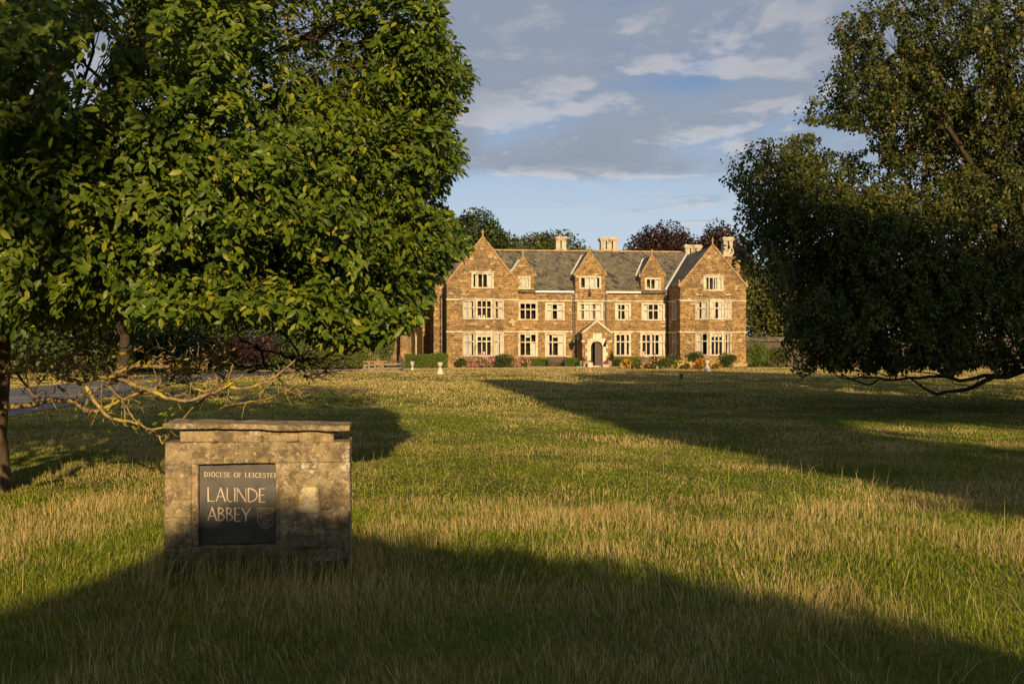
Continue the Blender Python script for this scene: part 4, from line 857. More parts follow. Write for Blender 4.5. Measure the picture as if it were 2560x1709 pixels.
BR = [(Z1, [(60,735),(280,722),(400,705),(560,660),(700,660),(850,670),(900,690),(960,745),(1050,785),(1150,775),(1250,740),(1400,670),(1560,600),(1700,550)], 62, 24, 0.0),
 (Z1, [(-60,330),(200,310),(440,275),(640,270),(800,265),(960,265),(1060,250),(1200,190),(1400,120),(1560,80),(1680,10)], 50, 28, -.2),
 (Z1, [(580,270),(640,340),(740,395),(880,430),(960,470),(1040,545),(1080,620),(1150,720),(1240,820),(1360,885),(1520,905),(1650,950),(1760,995),(1880,985),(1990,955)], 56, 16, -.25),
 (Z1, [(930,465),(1080,410),(1330,370),(1400,320),(1550,265),(1700,260),(1900,265),(2150,270),(2250,255),(2456,165),(2536,118),(2656,93),(2856,10)], 42, 20, -.3),
 (Z1, [(1310,370),(1420,410),(1560,470),(1700,525),(1850,580),(2000,640),(2150,660),(2256,655),(2406,600),(2556,552),(2656,500),(2756,430),(2856,358)], 46, 18, -.35),
 (Z1, [(-80,405),(0,390),(110,350),(190,270),(330,200),(430,180),(600,200),(700,195),(850,130),(940,85),(1150,40),(1350,40),(1600,60)], 36, 10, .1),
 (Z1, [(110,390),(200,400),(380,405),(490,430)], 16, 8, .1), (Z1, [(300,280),(320,420),(350,550),(430,615),(550,605),(640,570)], 18, 9, -.3),
 (Z1, [(1240,470),(1330,550),(1430,650),(1500,760),(1560,860),(1640,930)], 22, 14, -.6), (Z1, [(980,285),(1080,350),(1220,430)], 28, 16, -.2),
 (Z1, [(690,490),(760,570),(880,620),(1000,580),(1040,560)], 26, 10, -.4), (Z1, [(1760,1005),(1820,1060),(1910,1080),(1970,1045)], 18, 6, -.25),
 (Z1, [(2140,885),(2250,760),(2349,680),(2440,600)], 22, 16, -.3), (Z1, [(1700,545),(1900,490),(2150,450),(2300,520),(2400,560)], 26, 16, -.3),
 (Z1, [(1340,380),(1560,435),(1800,430),(1980,400),(2150,320)], 32, 22, -.2), (Z1, [(1440,330),(1600,370),(1850,375),(2000,400)], 14, 8, -.4),
 (Z1, [(1720,100),(1780,160),(1900,240)], 26, 12, -.5), (Z1, [(1720,110),(1800,60),(1850,30),(1930,100)], 14, 6, -.5),
 (Z2, [(100,800),(240,760),(350,700),(470,700),(600,710),(780,660),(880,630),(960,570),(1080,490),(1160,420),(1260,340),(1400,250),(1600,150),(1790,70)], 34, 12, -.3),
 (Z2, [(270,350),(340,250),(420,160),(520,80),(590,10)], 30, 18, -.3), (Z2, [(900,640),(1060,710),(1200,760),(1300,805),(1390,765)], 13, 5, -.3),
 (Z2, [(300,945),(500,890),(760,850),(920,820),(1040,760),(1160,720)], 15, 6, -.3), (Z2, [(790,670),(840,740),(910,785)], 20, 8, -.3),
 (Z2, [(320,250),(290,150),(240,70),(200,0)], 16, 9, -.3), (Z2, [(540,90),(640,150),(720,210)], 14, 7, -.3), (Z2, [(960,235),(1040,190),(1150,140)], 22, 22, -.4),
 (Z2, [(280,370),(400,400),(480,420)], 16, 7, -.3), (Z2, [(200,400),(0,520),(-120,500)], 20, 10, -.3), (Z2, [(0,530),(150,540),(200,590)], 18, 8, -.3)]
def bdepth(px, o): return float(np.interp(px, [-20, 25, 150, 400, 900], [11.9, 11.8, 11.1, 10.3, 9.6]))+o
mb = MB(); spur = []
for k in range(26):
    x, y = random.uniform(60, 2300), random.uniform(150, 620); a = random.uniform(-.5, .25); q = [(x, y)]
    for _ in range(random.randint(4, 8)):
        a += random.uniform(-.45, .45); L = random.uniform(60, 120); x += L*math.cos(a); y += L*math.sin(a); q.append((x, y))
    BR.append((Z1, q, random.uniform(14, 26), random.uniform(5, 9), random.uniform(-.4, .9)))
for tr, pts, w0, w1, off in BR:
    P = []
    for i, q in enumerate(pts):
        px, py = tr(*q); fr_ = min(1, i/3); P.append(P3(px, py, bdepth(px, off*fr_)))
    Pd = []                                                      # smooth and roughen
    for i in range(len(P)-1):
        p0, p1, p2, p3 = P[max(i-1, 0)], P[i], P[i+1], P[min(i+2, len(P)-1)]
        for k in range(4):
            t = k/4; q = .5*((2*p1)+(p2-p0)*t+(2*p0-5*p1+4*p2-p3)*t*t+(3*p1-p0-3*p2+p3)*t**3); Pd.append(q+Vector(RNG.normal(0, .004, 3)))
    Pd.append(P[-1]); n = len(Pd); sc = .60/4.698/F*10.3
    mb.tube(Pd, [(w0+(w1-w0)*i/(n-1))*sc*RNG.uniform(.88, 1.14) for i in range(n)], 8)
    for i in range(2, n, 2):
        if random.random() < .6:
            L = RNG.uniform(.05, .20); d = Vector(RNG.normal(0, 1, 3))+(Pd[i]-Pd[i-1]).normalized()*.9; d.normalize()
            mid_ = Pd[i]+d*L*.5+Vector(RNG.normal(0, .02, 3)); e = Pd[i]+d*L+Vector((0, 0, RNG.normal(0, .05)))
            mb.tube([Pd[i], mid_, e], [.0075, .0055, .003], 4); spur.append(e)
            if random.random() < .5: mb.tube([mid_, mid_+Vector(RNG.normal(0, .07, 3))], [.004, .002], 4)
mb.build('lower_branches', M_LICHEN, TL, smooth=True)
sp = np.array([tuple(q) for q in spur if random.random() < .22]); bs, A, Nn, S_, ti = shoots(sp, rdir(len(sp)), 5, .06, .08)
link('branch_leaves', leaf_mesh('branch_leaves', bs-o_, A, Nn, S_, np.clip(ti+.25, 0, 1), LEAF8), M_LEAF, TL)
# dark twigs hanging below the crown
for x0, y0_, x1, y1_, d in ((600, 850, 790, 905, 10.6), (700, 830, 820, 930, 10.4), (560, 900, 760, 915, 10.9), (740, 900, 860, 880, 10.0), (640, 860, 700, 950, 10.8), (480, 880, 560, 940, 11.1), (40, 930, 130, 1040, 11.5), (700, 880, 800, 945, 10.2), (620, 930, 720, 890, 10.6), (760, 940, 840, 900, 10.1), (500, 840, 640, 900, 11.0)):
    mb = MB(); c_ = curve(P3(x0, y0_, d), P3(x1, y1_, d-.4), -.1, 7, .07); mb.tube(c_, [.016*(1-.75*i/7) for i in range(8)], 5)
    for q in c_[2:]:
        for _ in range(3):
            e = q+Vector((RNG.normal(.05, .12), RNG.normal(0, .1), RNG.normal(0, .10))); mb.tube(curve(q, e, 0, 3, .12), [.006, .005, .004, .002], 4)
    mb.build('twig', M_TWIG, TL, smooth=True)
# green fruits
fr0 = MB(); fr0.lathe([(.001, -.024), (.014, -.019), (.023, 0), (.014, .019), (.001, .024)], (0, 0, 0), 10)
M_FRUIT = noisy('green_fruit', (0.15, 0.22, 0.03), (0.22, 0.28, 0.05), 20, .5, .3)
front = C1[(C1[:, 1] < 9.6)]; f0 = None
for i in RNG.choice(len(front), 26, replace=False):
    q = front[i]+np.array([RNG.normal(0, .1), -.18, -.1])
    if f0 is None: f0 = fr0.build('fruit', M_FRUIT, None, smooth=True); f0.parent = TL; fo = f0
    else: fo = f0.copy(); COL.objects.link(fo)
    fo.location = Vector(q)-TL.location

# ------------------------------------------------------------------ spreading beech on the right
TB = thing('beech_tree', 'huge spreading dark tree with drooping small leaved sprays and low sweeping boughs', 'tree', (17.6, 31.5, 0))
ob_ = np.array(TB.location)
LB = [(2150,120,30,90,130,2.0),(2260,60,31,150,140,3),(2100,235,29,75,90,1.8),(2230,250,30,130,110,2.6),(2030,290,29,40,45,1),(2440,120,30,190,200,4),(2520,330,30,160,170,4),(2330,330,31,110,60,2.4),
 (1900,420,28,80,75,1.8),(1985,400,29,60,60,1.6),(1870,500,28.5,55,60,1.4),(2010,500,29,120,110,2.4),(2130,440,31,110,85,2),(2080,570,28.5,150,130,2.6),(1890,640,28,65,80,1.6),(2270,480,29,150,110,2.6),
 (2250,650,28,190,150,3),(2060,720,28.5,140,120,2.4),(2440,560,29,160,160,4),(2450,760,28,170,150,4),(2200,800,27.5,210,95,2.6),(2050,850,28,110,70,2),(1985,900,28,50,36,1.0),(2380,890,27.5,190,48,2.2),(2130,900,27,130,42,2),(2520,900,28,110,44,3),(2290,780,30,120,130,3)]
C = []; U = []
for px, py, d, rx_, ry_, rd_ in LB:
    vol = rx_*ry_; n = int(125*vol/7000); pts, u = lump_points((PX(px, d), d, PZ(py, d)), (rx_/F*d, rd_, ry_/F*d), n, .45)
    C.append(pts); U.append(u)
C = np.vstack(C); U = np.vstack(U); py = 875-(C[:, 2]-EYE)/C[:, 1]*F; keep = (py < 925) & (fbm(C[:, 0]*.9+C[:, 1]*.5, C[:, 2]*1.0, 91, 3) > .385); C, U = C[keep], U[keep]
def sprays(C, U, per, size, length):
    n = len(C); D = unit(U*np.array([.5, .5, .25])+RNG.normal(0, .3, (n, 3))+np.array([0, 0, -.75])); L = length*RNG.uniform(.5, 1.3, n)
    k = np.tile(np.linspace(0, 1, per), n); Dk = np.repeat(D, per, 0); N_ = n*per
    base = np.repeat(C, per, 0)+Dk*(k*np.repeat(L, per))[:, None]+unit(np.repeat(U, per, 0)*np.array([1, 1, .2]))*(np.sin(k*2.2)*.18)[:, None]+RNG.normal(0, .055, (N_, 3))
    A = unit(Dk*.5+RNG.normal(0, .6, (N_, 3))+np.array([0, 0, -.4])); Nn = np.repeat(U, per, 0)*.6+rdir(N_)*.9+np.array([0, 0, .35])
    ct = np.repeat(RNG.normal(0, .2, n), per)
    return base, A, Nn, size*RNG.uniform(.6, 1.25, N_), np.clip(RNG.normal(.42, .18, N_)+ct, 0, 1)
q1 = sprays(C, U, 40, .118, .95)
qp, qd = q1[0], q1[0][:, 1]; bx = 1280+qp[:, 0]/qd*F; by = 875-(qp[:, 2]-EYE)/qd*F
LE = np.interp(by, [-60, 0, 25, 40, 100, 130, 200, 236, 260, 305, 318, 335, 346, 380, 450, 500, 560, 600, 650, 690, 750, 800, 850, 880, 935], [2170, 2160, 2130, 2085, 2075, 2105, 2072, 2040, 2000, 1998, 2072, 2000, 1862, 1840, 1815, 1846, 1850, 1830, 1824, 1868, 1915, 1945, 1955, 1922, 1934])
gap = lambda x, y, a, b_: ((bx-x)/a)**2+((by-y)/b_)**2
LE = LE+np.interp(by, [560, 640, 930], [0, 10, 14]); kk = (RNG.uniform(0, 1, len(bx)) < np.clip(.42+(bx-LE)/130, 0, 1)) & (bx > LE+64*(fbm(by/24, qd*.8, 5, 3)-.5)+RNG.normal(0, 9, len(bx))) & (by < 922+46*(fbm(bx/45, by*0, 8, 3)-.45)+RNG.normal(0, 5, len(bx)))
for g_ in (gap(2118, 352, 62, 30), gap(2065, 328, 34, 18), gap(2178, 392, 26, 16), gap(2225, 95, 17, 40), gap(2470, 300, 20, 16)): kk &= g_ > 1+RNG.normal(0, .22, len(bx))
q1 = tuple(a_[kk] for a_ in q1)
# the half outside the picture and the top
Co = []; Uo = []
for c_, r_ in (((20, 33, 10.5), (8, 7, 4.5)), ((24, 32, 7), (7, 8, 6)), ((18, 38, 8), (8, 5, 5.5)), ((19, 33, 12), (6, 5, 3)), ((22, 27, 6), (6, 4, 5))):
    pts, u = lump_points(c_, r_, 420, .6); Co.append(pts); Uo.append(u)
Co = np.vstack(Co); Uo = np.vstack(Uo); px = 1280+Co[:, 0]/Co[:, 1]*F; py = 875-(Co[:, 2]-EYE)/Co[:, 1]*F
keep = (Co[:, 2] > 1.0) & ((px > 2470) | (py < -60)); Co, Uo = Co[keep], Uo[keep]
q2 = sprays(Co, Uo, 26, .26, 1.2)
link('crown', leaf_mesh('crown', np.concatenate([q1[0], q2[0]])-ob_, *[np.concatenate([q1[i], q2[i]]) for i in (1, 2, 3, 4)], LEAF4), M_BEECH, TB)
mb = MB(); fk = Vector((17.6, 31.5, 2.6)); mb.tube([(17.6, 31.5, -.2), (17.6, 31.5, .3), (17.5, 31.5, 1.4), fk, (17.5, 31.4, 6), (17.3, 31.2, 10), (17.6, 31, 13.5)], [.95, .75, .62, .58, .42, .28, .1], 14)
ax_ = 1280+C[:, 0]/C[:, 1]*F; ay_ = 875-(C[:, 2]-EYE)/C[:, 1]*F; g_ok = ((ax_-2125)/80)**2+((ay_-335)/55)**2 > 1
g_ok &= (ax_ > 2090) | (ay_ > 360) | (ay_ < 270); Cs = C[g_ok]; sel = RNG.choice(len(Cs), 1100, replace=False)
skeleton(mb, Vector((17.2, 31.2, 4.2)), Cs[sel], 16, 8, .13, .008, .10, 6, .003, lambda q: 1960 < 1280+q[0]/q[1]*F < 2260 and 180 < 875-(q[2]-EYE)/q[1]*F < 460)
sel = RNG.choice(len(Co), 260, replace=False); skeleton(mb, Vector((17.5, 31.4, 6)), Co[sel], 8, 5, .2, .02, .10, 6)
ZB = lambda x, y: (1920+x/3.67, 900+y/3.67)
for pts, w0, w1 in (([(2700,20),(2500,60),(2349,95),(2200,150),(2080,150),(1990,190),(1900,240),(1840,265),(1750,280),(1640,290),(1560,310),(1500,295),(1440,260),(1390,225),(1330,180),(1250,140)], 60, 12),
   ([(2200,145),(2080,140),(1980,140),(1900,165),(1830,180),(1760,190),(1690,165),(1620,150),(1480,150),(1380,165),(1300,160),(1220,175),(1150,182),(1080,180),(1010,160),(930,160),(850,155),(740,175),(680,160),(620,140)], 40, 12),
   ([(1010,180),(960,215),(920,225),(860,210),(800,190),(750,165),(700,140),(650,100),(600,60),(480,0),(400,-60)], 18, 9), ([(420,105),(330,150),(290,190),(230,215)], 14, 6), ([(1900,240),(1940,160),(1980,145),(1960,190),(1900,230)], 10, 6), ([(1850,240),(1780,225),(1700,215),(1690,190)], 12, 6), ([(1100,150),(1000,110),(900,100),(780,90)], 14, 8), ([(1700,160),(1500,120),(1300,100)], 16, 8),
   ([(2349,100),(2250,60),(2050,20),(1800,40)], 30, 14)):
    P = [P3(*ZB(*q), 27.3+.25*math.sin(i)) for i, q in enumerate(pts)]; n = len(P); mb.tube(P, [(w0+(w1-w0)*i/(n-1))*.5/3.67/F*27.3 for i in range(n)], 7)
for pts, w in (([(2700,640),(2560,520),(2440,430),(2390,350),(2350,290),(2270,230)], 20), ([(2250,905),(2160,890),(2030,868),(1960,850)], 8)):
    P = [P3(*q, 28.2) for q in pts]; n = len(P); mb.tube(P, [w*.5/F*28*(1-.6*i/(n-1)) for i in range(n)], 7)
mb.build('trunk', M_TWIG, TB, smooth=True)

# ------------------------------------------------------------------ trees behind the camera: their shade lies over the foreground and the middle of the lawn; the last is added to shade the walnut
tan_ = math.tan(SUN_EL); taz = math.tan(math.pi-SUN_AZ)
def caster(xs, ds, yc):                         # where a point of the shade edge is thrown from, at the line y = yc
    return xs+taz*(ds-yc), (ds-yc)*tan_/math.cos(math.pi-SUN_AZ)
def shade_tree(name, label, prof, yc, depth, nleaf, size, zmin, group=None, shape=None):
    """a tree whose crown top follows prof [(x, z)]"""
    pxs = [q[0] for q in prof]; pzs = [q[1] for q in prof]; x0, x1 = min(pxs), max(pxs); t = thing(name, label, 'tree', ((x0+x1)/2, yc, 0), group)
    n = nleaf; X = RNG.uniform(x0, x1, n); top = np.interp(X, pxs, pzs); f = RNG.uniform(0, 1, n)**.6
    Z = zmin+(top-zmin)*f+RNG.normal(0, .12, n); Y = yc+RNG.normal(0, 1, n)*depth*np.sqrt(np.clip(1-f**4, .02, 1))*.5
    if shape is not None:
        k = shape(X, np.minimum(Z, top)); X, Y, Z, top = X[k], Y[k], Z[k], top[k]; n = len(X)
    Cc = np.stack([X, Y, np.minimum(Z, top)], 1); A = rdir(n)+np.array([0, 0, -.3])
    Nn = rdir(n)+np.array([0, 1.0, .2]); link('crown', leaf_mesh('crown', Cc-np.array(t.location), A, Nn, size*RNG.uniform(.6, 1.3, n), RNG.uniform(0, 1, n), LEAF4), M_TREE_A, t)
    mb = MB(); xc = (x0+x1)/2; zt = max(pzs); tr_ = [Vector((xc, yc, -.1)), Vector((xc, yc, zmin)), Vector((xc+.2, yc, zt*.8))]
    mb.tube(tr_, [.35, .28, .08], 10)
    for _ in range(16): mb.tube(curve(tr_[1].lerp(tr_[2], random.random()*.8), Cc[RNG.integers(n)], .1, 4), [.09, .07, .05, .035, .02], 5)
    mb.build('trunk', M_BARK, t, smooth=True); return t
prof = [caster(x, d, -9.0) for x, d in ((-3.9, 3.6), (-3.3, 5.6), (-3.05, 6.7), (-2.85, 7.9), (-2.5, 8.5), (-2.0, 8.75), (-1.5, 8.7), (-.8, 8.2), (.1, 7.75), (.7, 7.35), (1.3, 6.75), (1.85, 6.15), (2.45, 5.5), (3.0, 4.7), (3.6, 3.6))]
shade_tree('hawthorn', 'dense rounded thorn tree standing behind the viewer whose shade falls on the name stone', prof, -9.0, 2.0, 60000, .17, .3)
prof = [(8.75, 9.0), (8.9, 13.2), (9.4, 17.5), (9.8, 21.3)]+[caster(x, d, -14.0) for x, d in ((.4, 56), (1.8, 53), (3.6, 47), (5.6, 43.5), (8, 42), (11, 40), (14.5, 37), (19, 31), (24, 28))]
shade_tree('lime_tree', 'very tall leafy tree behind the viewer on the right shading the middle of the lawn', prof, -14.0, 2.6, 60000, .62, 2.2, None,
           lambda x, z: (x > 8.75+np.clip(11.5-z, 0, 6)*.26+RNG.normal(0, .22, len(x))) & ~((x > 12.9+RNG.normal(0, .4, len(x))) & (np.abs(z-10.9+(x-14)*.08) < 1.45+RNG.normal(0, .12, len(x)))))
prof = [(-9.5, 12.5), (-7, 14.5), (-3, 15.0), (-1, 13.6), (.4, 11.5)]  # crown of an unseen tree, added only to dim the walnut's upper left
shade_tree('added_shade_tree', 'unseen loose leaved tree added behind the viewer on the left for dappling the upper crown of the walnut', prof, -14.0, 4.0, 2600, .36, 9.6)

# ------------------------------------------------------------------ trees round the house
G1 = 'trees rising behind the house'
bg_tree('broadleaf_tree', 'dark green round topped tree behind the left gable', 'tree', (-4.9, 138, 0), (-4.9, 138, 13.4), (7.4, 5, 8.4), M_TREE_A, 26000, .5, 26, .4, G1)
bg_tree('broadleaf_tree', 'low olive green tree behind the two flue chimney', 'tree', (5.2, 140, 0), (5.4, 140, 11.5), (8.6, 5, 7.4), M_TREE_B, 32000, .48, 34, .4, G1)
bg_tree('broadleaf_tree', 'small olive tree between the left gable and the two flue chimney', 'tree', (.2, 137, 0), (.2, 137, 10.8), (5.2, 4, 6.4), M_TREE_B, 14000, .48, 20, .3, G1)
bg_tree('broadleaf_tree', 'small olive tree right of the two flue chimney', 'tree', (10.6, 142, 0), (10.6, 142, 10.4), (5.0, 4, 6.6), M_TREE_B, 14000, .48, 20, .3, G1)
bg_tree('copper_beech', 'wide dark copper leaved tree behind the right half of the roof', 'tree', (21.8, 146, 0), (21.8, 146, 12.5), (8.2, 5, 8.4), M_COPPER, 30000, .48, 34, .4, G1)
bg_tree('copper_beech', 'smaller copper leaved tree between the right gable and the tall end chimney', 'tree', (29.6, 142, 0), (29.6, 142, 12.2), (5.4, 4, 8.2), M_COPPER, 18000, .48, 24, .4, G1)
G2 = 'trees beyond the right end of the house'
for x, y, z, r_, mt, lab in ((31.5, 116, 6.5, (5.2, 4, 7.2), M_TREE_B, 'dark green tree close against the right end of the house'), (41, 124, 8, (6.5, 5, 8), M_TREE_A, 'tall dark tree second from the right end of the house'), (52, 122, 7, (7, 5, 7.4), M_TREE_B, 'olive green tree standing third beyond the house behind the drooping beech'),
                         (66, 125, 8, (8, 5, 8.5), M_TREE_A, 'farthest right dark tree behind the low sweeping boughs')):
    bg_tree('broadleaf_tree', lab, 'tree', (x, y, 0), (x, y, z), r_, mt, 20000, .42, 28, .35, G2, low=True)
G3 = 'trees beyond the road on the left'
for x, y, z, r_, mt, lab in ((-27, 62, 5.2, (5.5, 5, 5.6), M_TREE_A, 'dark tree across the road with its leaves to the ground'), (-37, 70, 6.5, (6.5, 5, 6.8), M_TREE_A, 'dark tree farther left across the road'), (-29, 86, 7, (6, 5, 7.2), M_TREE_A, 'tall dark tree at the bend of the road'),
                         (-47, 66, 6, (6, 5, 6.4), M_TREE_B, 'olive tree at the far left across the road'), (-38, 92, 8, (7, 5, 8), M_TREE_B, 'olive tree behind the bend of the road'), (-22, 100, 6.5, (4.5, 4, 6.6), M_TREE_A, 'dark tree left of the house end wall'), (-52, 95, 8, (8, 5, 8.5), M_TREE_A, 'farthest left dark tree beyond the road')):
    bg_tree('broadleaf_tree', lab, 'tree', (x, y, 0), (x, y, z), r_, mt, 12000, .32, 26, .32, G3, low=True)
bg_tree('parkland_tree', 'dark leaved tree with a thick upright trunk just beyond the road edge', 'tree', (-21.6, 55, 0), (-22, 57, 6.2), (5.4, 4, 5.8), M_TREE_A, 16000, .26, 24, .34, G3, M_TWIG)
for x, y, w, h, lab in ((-58, 76, 11, 6.6, 'farthest left dark shrub under the trees across the road'), (-49, 74, 11, 6.2, 'dark shrub second from the left under the trees across the road'), (-41, 73, 10, 6.4, 'dark shrub third from the left under the trees across the road'), (-34, 74, 10, 6.2, 'dark shrub in the middle under the trees across the road'),
                     (-28, 77, 9, 6.6, 'dark shrub under the tall tree at the bend of the road'), (-23, 84, 8.5, 6.6, 'dark shrub near the bright bushes at the road edge'), (-18, 93, 8, 7.0, 'dark shrub between the bright bushes and the house end')):
    bg_tree('evergreen_shrub', lab, 'shrub', (x, y, 0), (x, y, h*.46), (w/2, 2.4, h*.58), M_TREE_A, 13000, .26, 24, .08, 'dark evergreen shrubs under the trees across the road', M_TWIG, False, low=True)
bg_tree('purple_shrub', 'purple leaved shrub beyond the road under the bare branches', 'shrub', (-18.5, 70, 0), (-18.5, 70, 1.6), (2.3, 1.6, 1.4), M_PURPLE, 4500, .16, 14, .08, None, None, False)
def rnd_bush(name, label, px, pyb, d, w, h, mat, n=3500, size=.11, cat='shrub', group=None, depth=None):
    x = PX(px, d); return bg_tree(name, label, cat, (x, d, 0), (x, d, h*.48), (w/2, depth or w/2*.8, h*.52), mat, n, size, 16, .05, group, M_TWIG, False, low=True)
G4 = 'bright bushes along the far road edge'
for px, d, w, h, lab in ((690, 84, 3.2, 2.0, 'bright yellow green bush at the far road edge, leftmost in its row'), (760, 86, 3.0, 2.3, 'bright yellow green bush second in its row at the far road edge'), (830, 88, 3.2, 2.1, 'bright yellow green bush third in its row at the far road edge'), (905, 92, 3.0, 2.9, 'taller bright green bush beside the timber fence')):
    rnd_bush('bush', lab, px, 0, d, w, h, M_BRIGHT, 3800, .14, 'bush', G4)
def hedge(name, label, x0, x1, y0, y1, h, mat, n, size=.07, group=None):
    t = thing(name, label, 'hedge', ((x0+x1)/2, (y0+y1)/2, 0), group); o = np.array(t.location)
    fr = RNG.uniform(0, 1, n); X = RNG.uniform(x0, x1, n); Y = np.where(fr < .5, y0, RNG.uniform(y0, y1, n)); Z = np.where(fr < .5, RNG.uniform(0, h, n), h); 
    e = (fr > .5) & (fr < .58); X = np.where(e, np.where(RNG.uniform(0, 1, n) < .5, x0, x1), X); Z = np.where(e, RNG.uniform(0, h, n), Z)
    Cc = np.stack([X, Y, Z*(.86+.22*fbm(X*1.1, Y*.5, 4, 2))], 1)+RNG.normal(0, .06, (n, 3)); Nn = rdir(n)+np.where((fr < .5)[:, None], np.array([0, -1., .3]), np.array([0, -.2, 1.]))
    link('foliage', leaf_mesh('foliage', Cc-o, rdir(n), Nn, size*RNG.uniform(.7, 1.4, n), np.clip(RNG.normal(.5, .25, n)+.25*(fbm(X*1.2, Z*2, 3, 2)-.5)*2, 0, 1), LEAF4), mat, t)
    m = MB(); m.box(x0+.06, x1-.06, y0+.08, y1-.06, 0, h*.84); m.build('branches', M_TWIG, t); return t
hx = lambda p, d: PX(p, d)
hedge('clipped_hedge', 'long clipped green hedge in front of the left end of the house', hx(1012, 93), hx(1092, 93), 93, 94.6, 1.22, M_HEDGE, 9000)
hedge('clipped_hedge', 'taller square end of the clipped hedge beside the left wing', hx(1092, 94), hx(1118, 94), 93.6, 95.4, 1.30, M_HEDGE, 4000)
hedge('box_hedge', 'low box hedge between the pink flowers and the bench', hx(1318, 105), hx(1371, 105), 105, 106.2, .85, M_HEDGE, 4500, .07, 'low box hedges under the windows')
hedge('box_hedge', 'short box hedge between the left bench and the porch', hx(1412, 103.5), hx(1445, 103.5), 103.5, 104.8, .85, M_HEDGE, 3500, .07, 'low box hedges under the windows')
hedge('box_hedge', 'low box hedge right of the porch beside the seated person', hx(1541, 104.5), hx(1603, 104.5), 104.5, 105.6, .88, M_HEDGE, 4500, .07, 'low box hedges under the windows')
rnd_bush('overgrown_shrub', 'tall rough green shrub against the right corner of the house', 1893, 0, 104, 2.4, 3.0, M_HEDGE, 5200, .12, 'shrub')
rnd_bush('overgrown_shrub', 'lower rough green shrub farther right before the garden wall', 1945, 0, 105, 2.8, 2.6, M_TREE_B, 5200, .12, 'shrub')
rnd_bush('shrub', 'dark green bush under the left ground floor bay beside pink hydrangea', 1150, 0, 96.8, 1.3, .95, M_TREE_A, 2600)
rnd_bush('shrub', 'broad dark bush between the two pink hydrangeas', 1259, 0, 97.2, 2.6, 1.35, M_TREE_A, 4500)
rnd_bush('shrub', 'rounded dark bush left of the right wing bay', 1735, 0, 96.5, 2.1, 1.65, M_TREE_A, 4500)
rnd_bush('shrub', 'rounded dark bush right of the right wing bay', 1818, 0, 96.5, 1.9, 1.5, M_TREE_A, 4200)
rnd_bush('shrub', 'leafy green border bush under the side window of the right wing', 1682, 0, 99, 1.9, 1.25, M_TREE_B, 3500)
rnd_bush('shrub', 'grey green border bush right of the seated person', 1662, 0, 94, 1.9, 1.0, M_TREE_B, 3500)
rnd_bush('climbing_plant', 'narrow dark climbing plant against the right side of the porch', 1529, 0, 102.5, .6, 1.7, M_TREE_A, 1800)
rnd_bush('shrub', 'dark shrub at the left end of the right box hedge', 1543, 0, 102.8, .8, .75, M_TREE_A, 1500)
# flowering clumps
def petals(t, c, r_, n, mat, size):
    pts, u = lump_points(c, np.array(r_)*1.10, int(n*1.9), .95); keep = (u[:, 1] < .35) & (u[:, 2] > -.75); pts, u = pts[keep], u[keep]; k = len(pts)
    C_ = np.repeat(pts, 7, 0)+RNG.normal(0, size*.45, (k*7, 3)); link('blossoms', leaf_mesh('blossoms', C_-np.array(t.location), rdir(k*7), np.repeat(u, 7, 0)+rdir(k*7)*.5, np.full(k*7, size), RNG.uniform(0, 1, k*7), LEAF4), mat, t)
M_PINK = leafmat('pink_petals', [(0.0, (0.50, 0.13, 0.22)), (1.0, (0.72, 0.30, 0.38))], .15)
M_ORNG = leafmat('orange_petals', [(0.0, (0.72, 0.25, 0.01)), (1.0, (0.85, 0.42, 0.02))], .3)
M_YELL = leafmat('yellow_petals', [(0.0, (0.66, 0.50, 0.08)), (1.0, (0.80, 0.66, 0.22))], .15)
M_RED = leafmat('crimson_petals', [(0.0, (0.22, 0.02, 0.03)), (1.0, (0.34, 0.06, 0.06))], .15)
M_CRM = leafmat('cream_petals', [(0.0, (0.70, 0.60, 0.36)), (1.0, (0.80, 0.72, 0.50))], .15)
def flower(name, label, px, d, w, h, mat, n, size=.09, lm=None, grp=None):
    t = rnd_bush(name, label, px, 0, d, w, h, lm or M_HEDGE, 1800, .10, 'flowers', grp); x = PX(px, d); petals(t, (x, d, h*.5), (w/2*.98, w/2*.8, h*.54), n, mat, size*1.25); return t
flower('hydrangea', 'large pink hydrangea under the left wing bay', 1202, 96.2, 2.5, 1.25, M_PINK, 85, .09)
flower('hydrangea', 'smaller pink hydrangea at the inner corner of the left wing', 1310, 97, 1.25, 1.05, M_PINK, 45, .09)
GF = 'flower clumps in the front border'
for px, d, w, h, mt, n, lab in ((1568, 91, 1.0, .85, M_ORNG, 26, 'golden orange flower clump nearest the porch'), (1600, 92, .9, .5, M_ORNG, 12, 'low orange flower clump in front of the box hedge'), (1622, 90, .8, .5, M_RED, 10, 'small crimson flower clump below the seated person'), (1696, 90.5, 1.1, .68, M_YELL, 34, 'pale yellow flower clump left of the other yellow one'),
                               (1720, 90, 1.0, .62, M_YELL, 30, 'yellow flower clump in front of the rounded bush'), (1751, 91, 1.3, .85, M_ORNG, 46, 'bright orange flower clump left of the pale urn'), (1792, 90.5, .9, .50, M_ORNG, 12, 'small orange flower clump right of the pale urn'), (1744, 88.5, .7, .42, M_RED, 12, 'dark crimson flower clump before the orange flowers'),
                               (1712, 88.5, .8, .40, M_RED, 8, 'dark red leaved clump before the yellow flowers'), (1640, 89, 1.2, .45, M_CRM, 4, 'green clump with few cream flowers before the bench'), (1590, 89, 1.2, .38, M_CRM, 4, 'low green clump at the left end of the border')):
    flower('flower_clump', lab, px, d, w, h, mt, int(n*1.4), .075, M_TREE_B, GF)
GW = 'white flowers along the house wall'
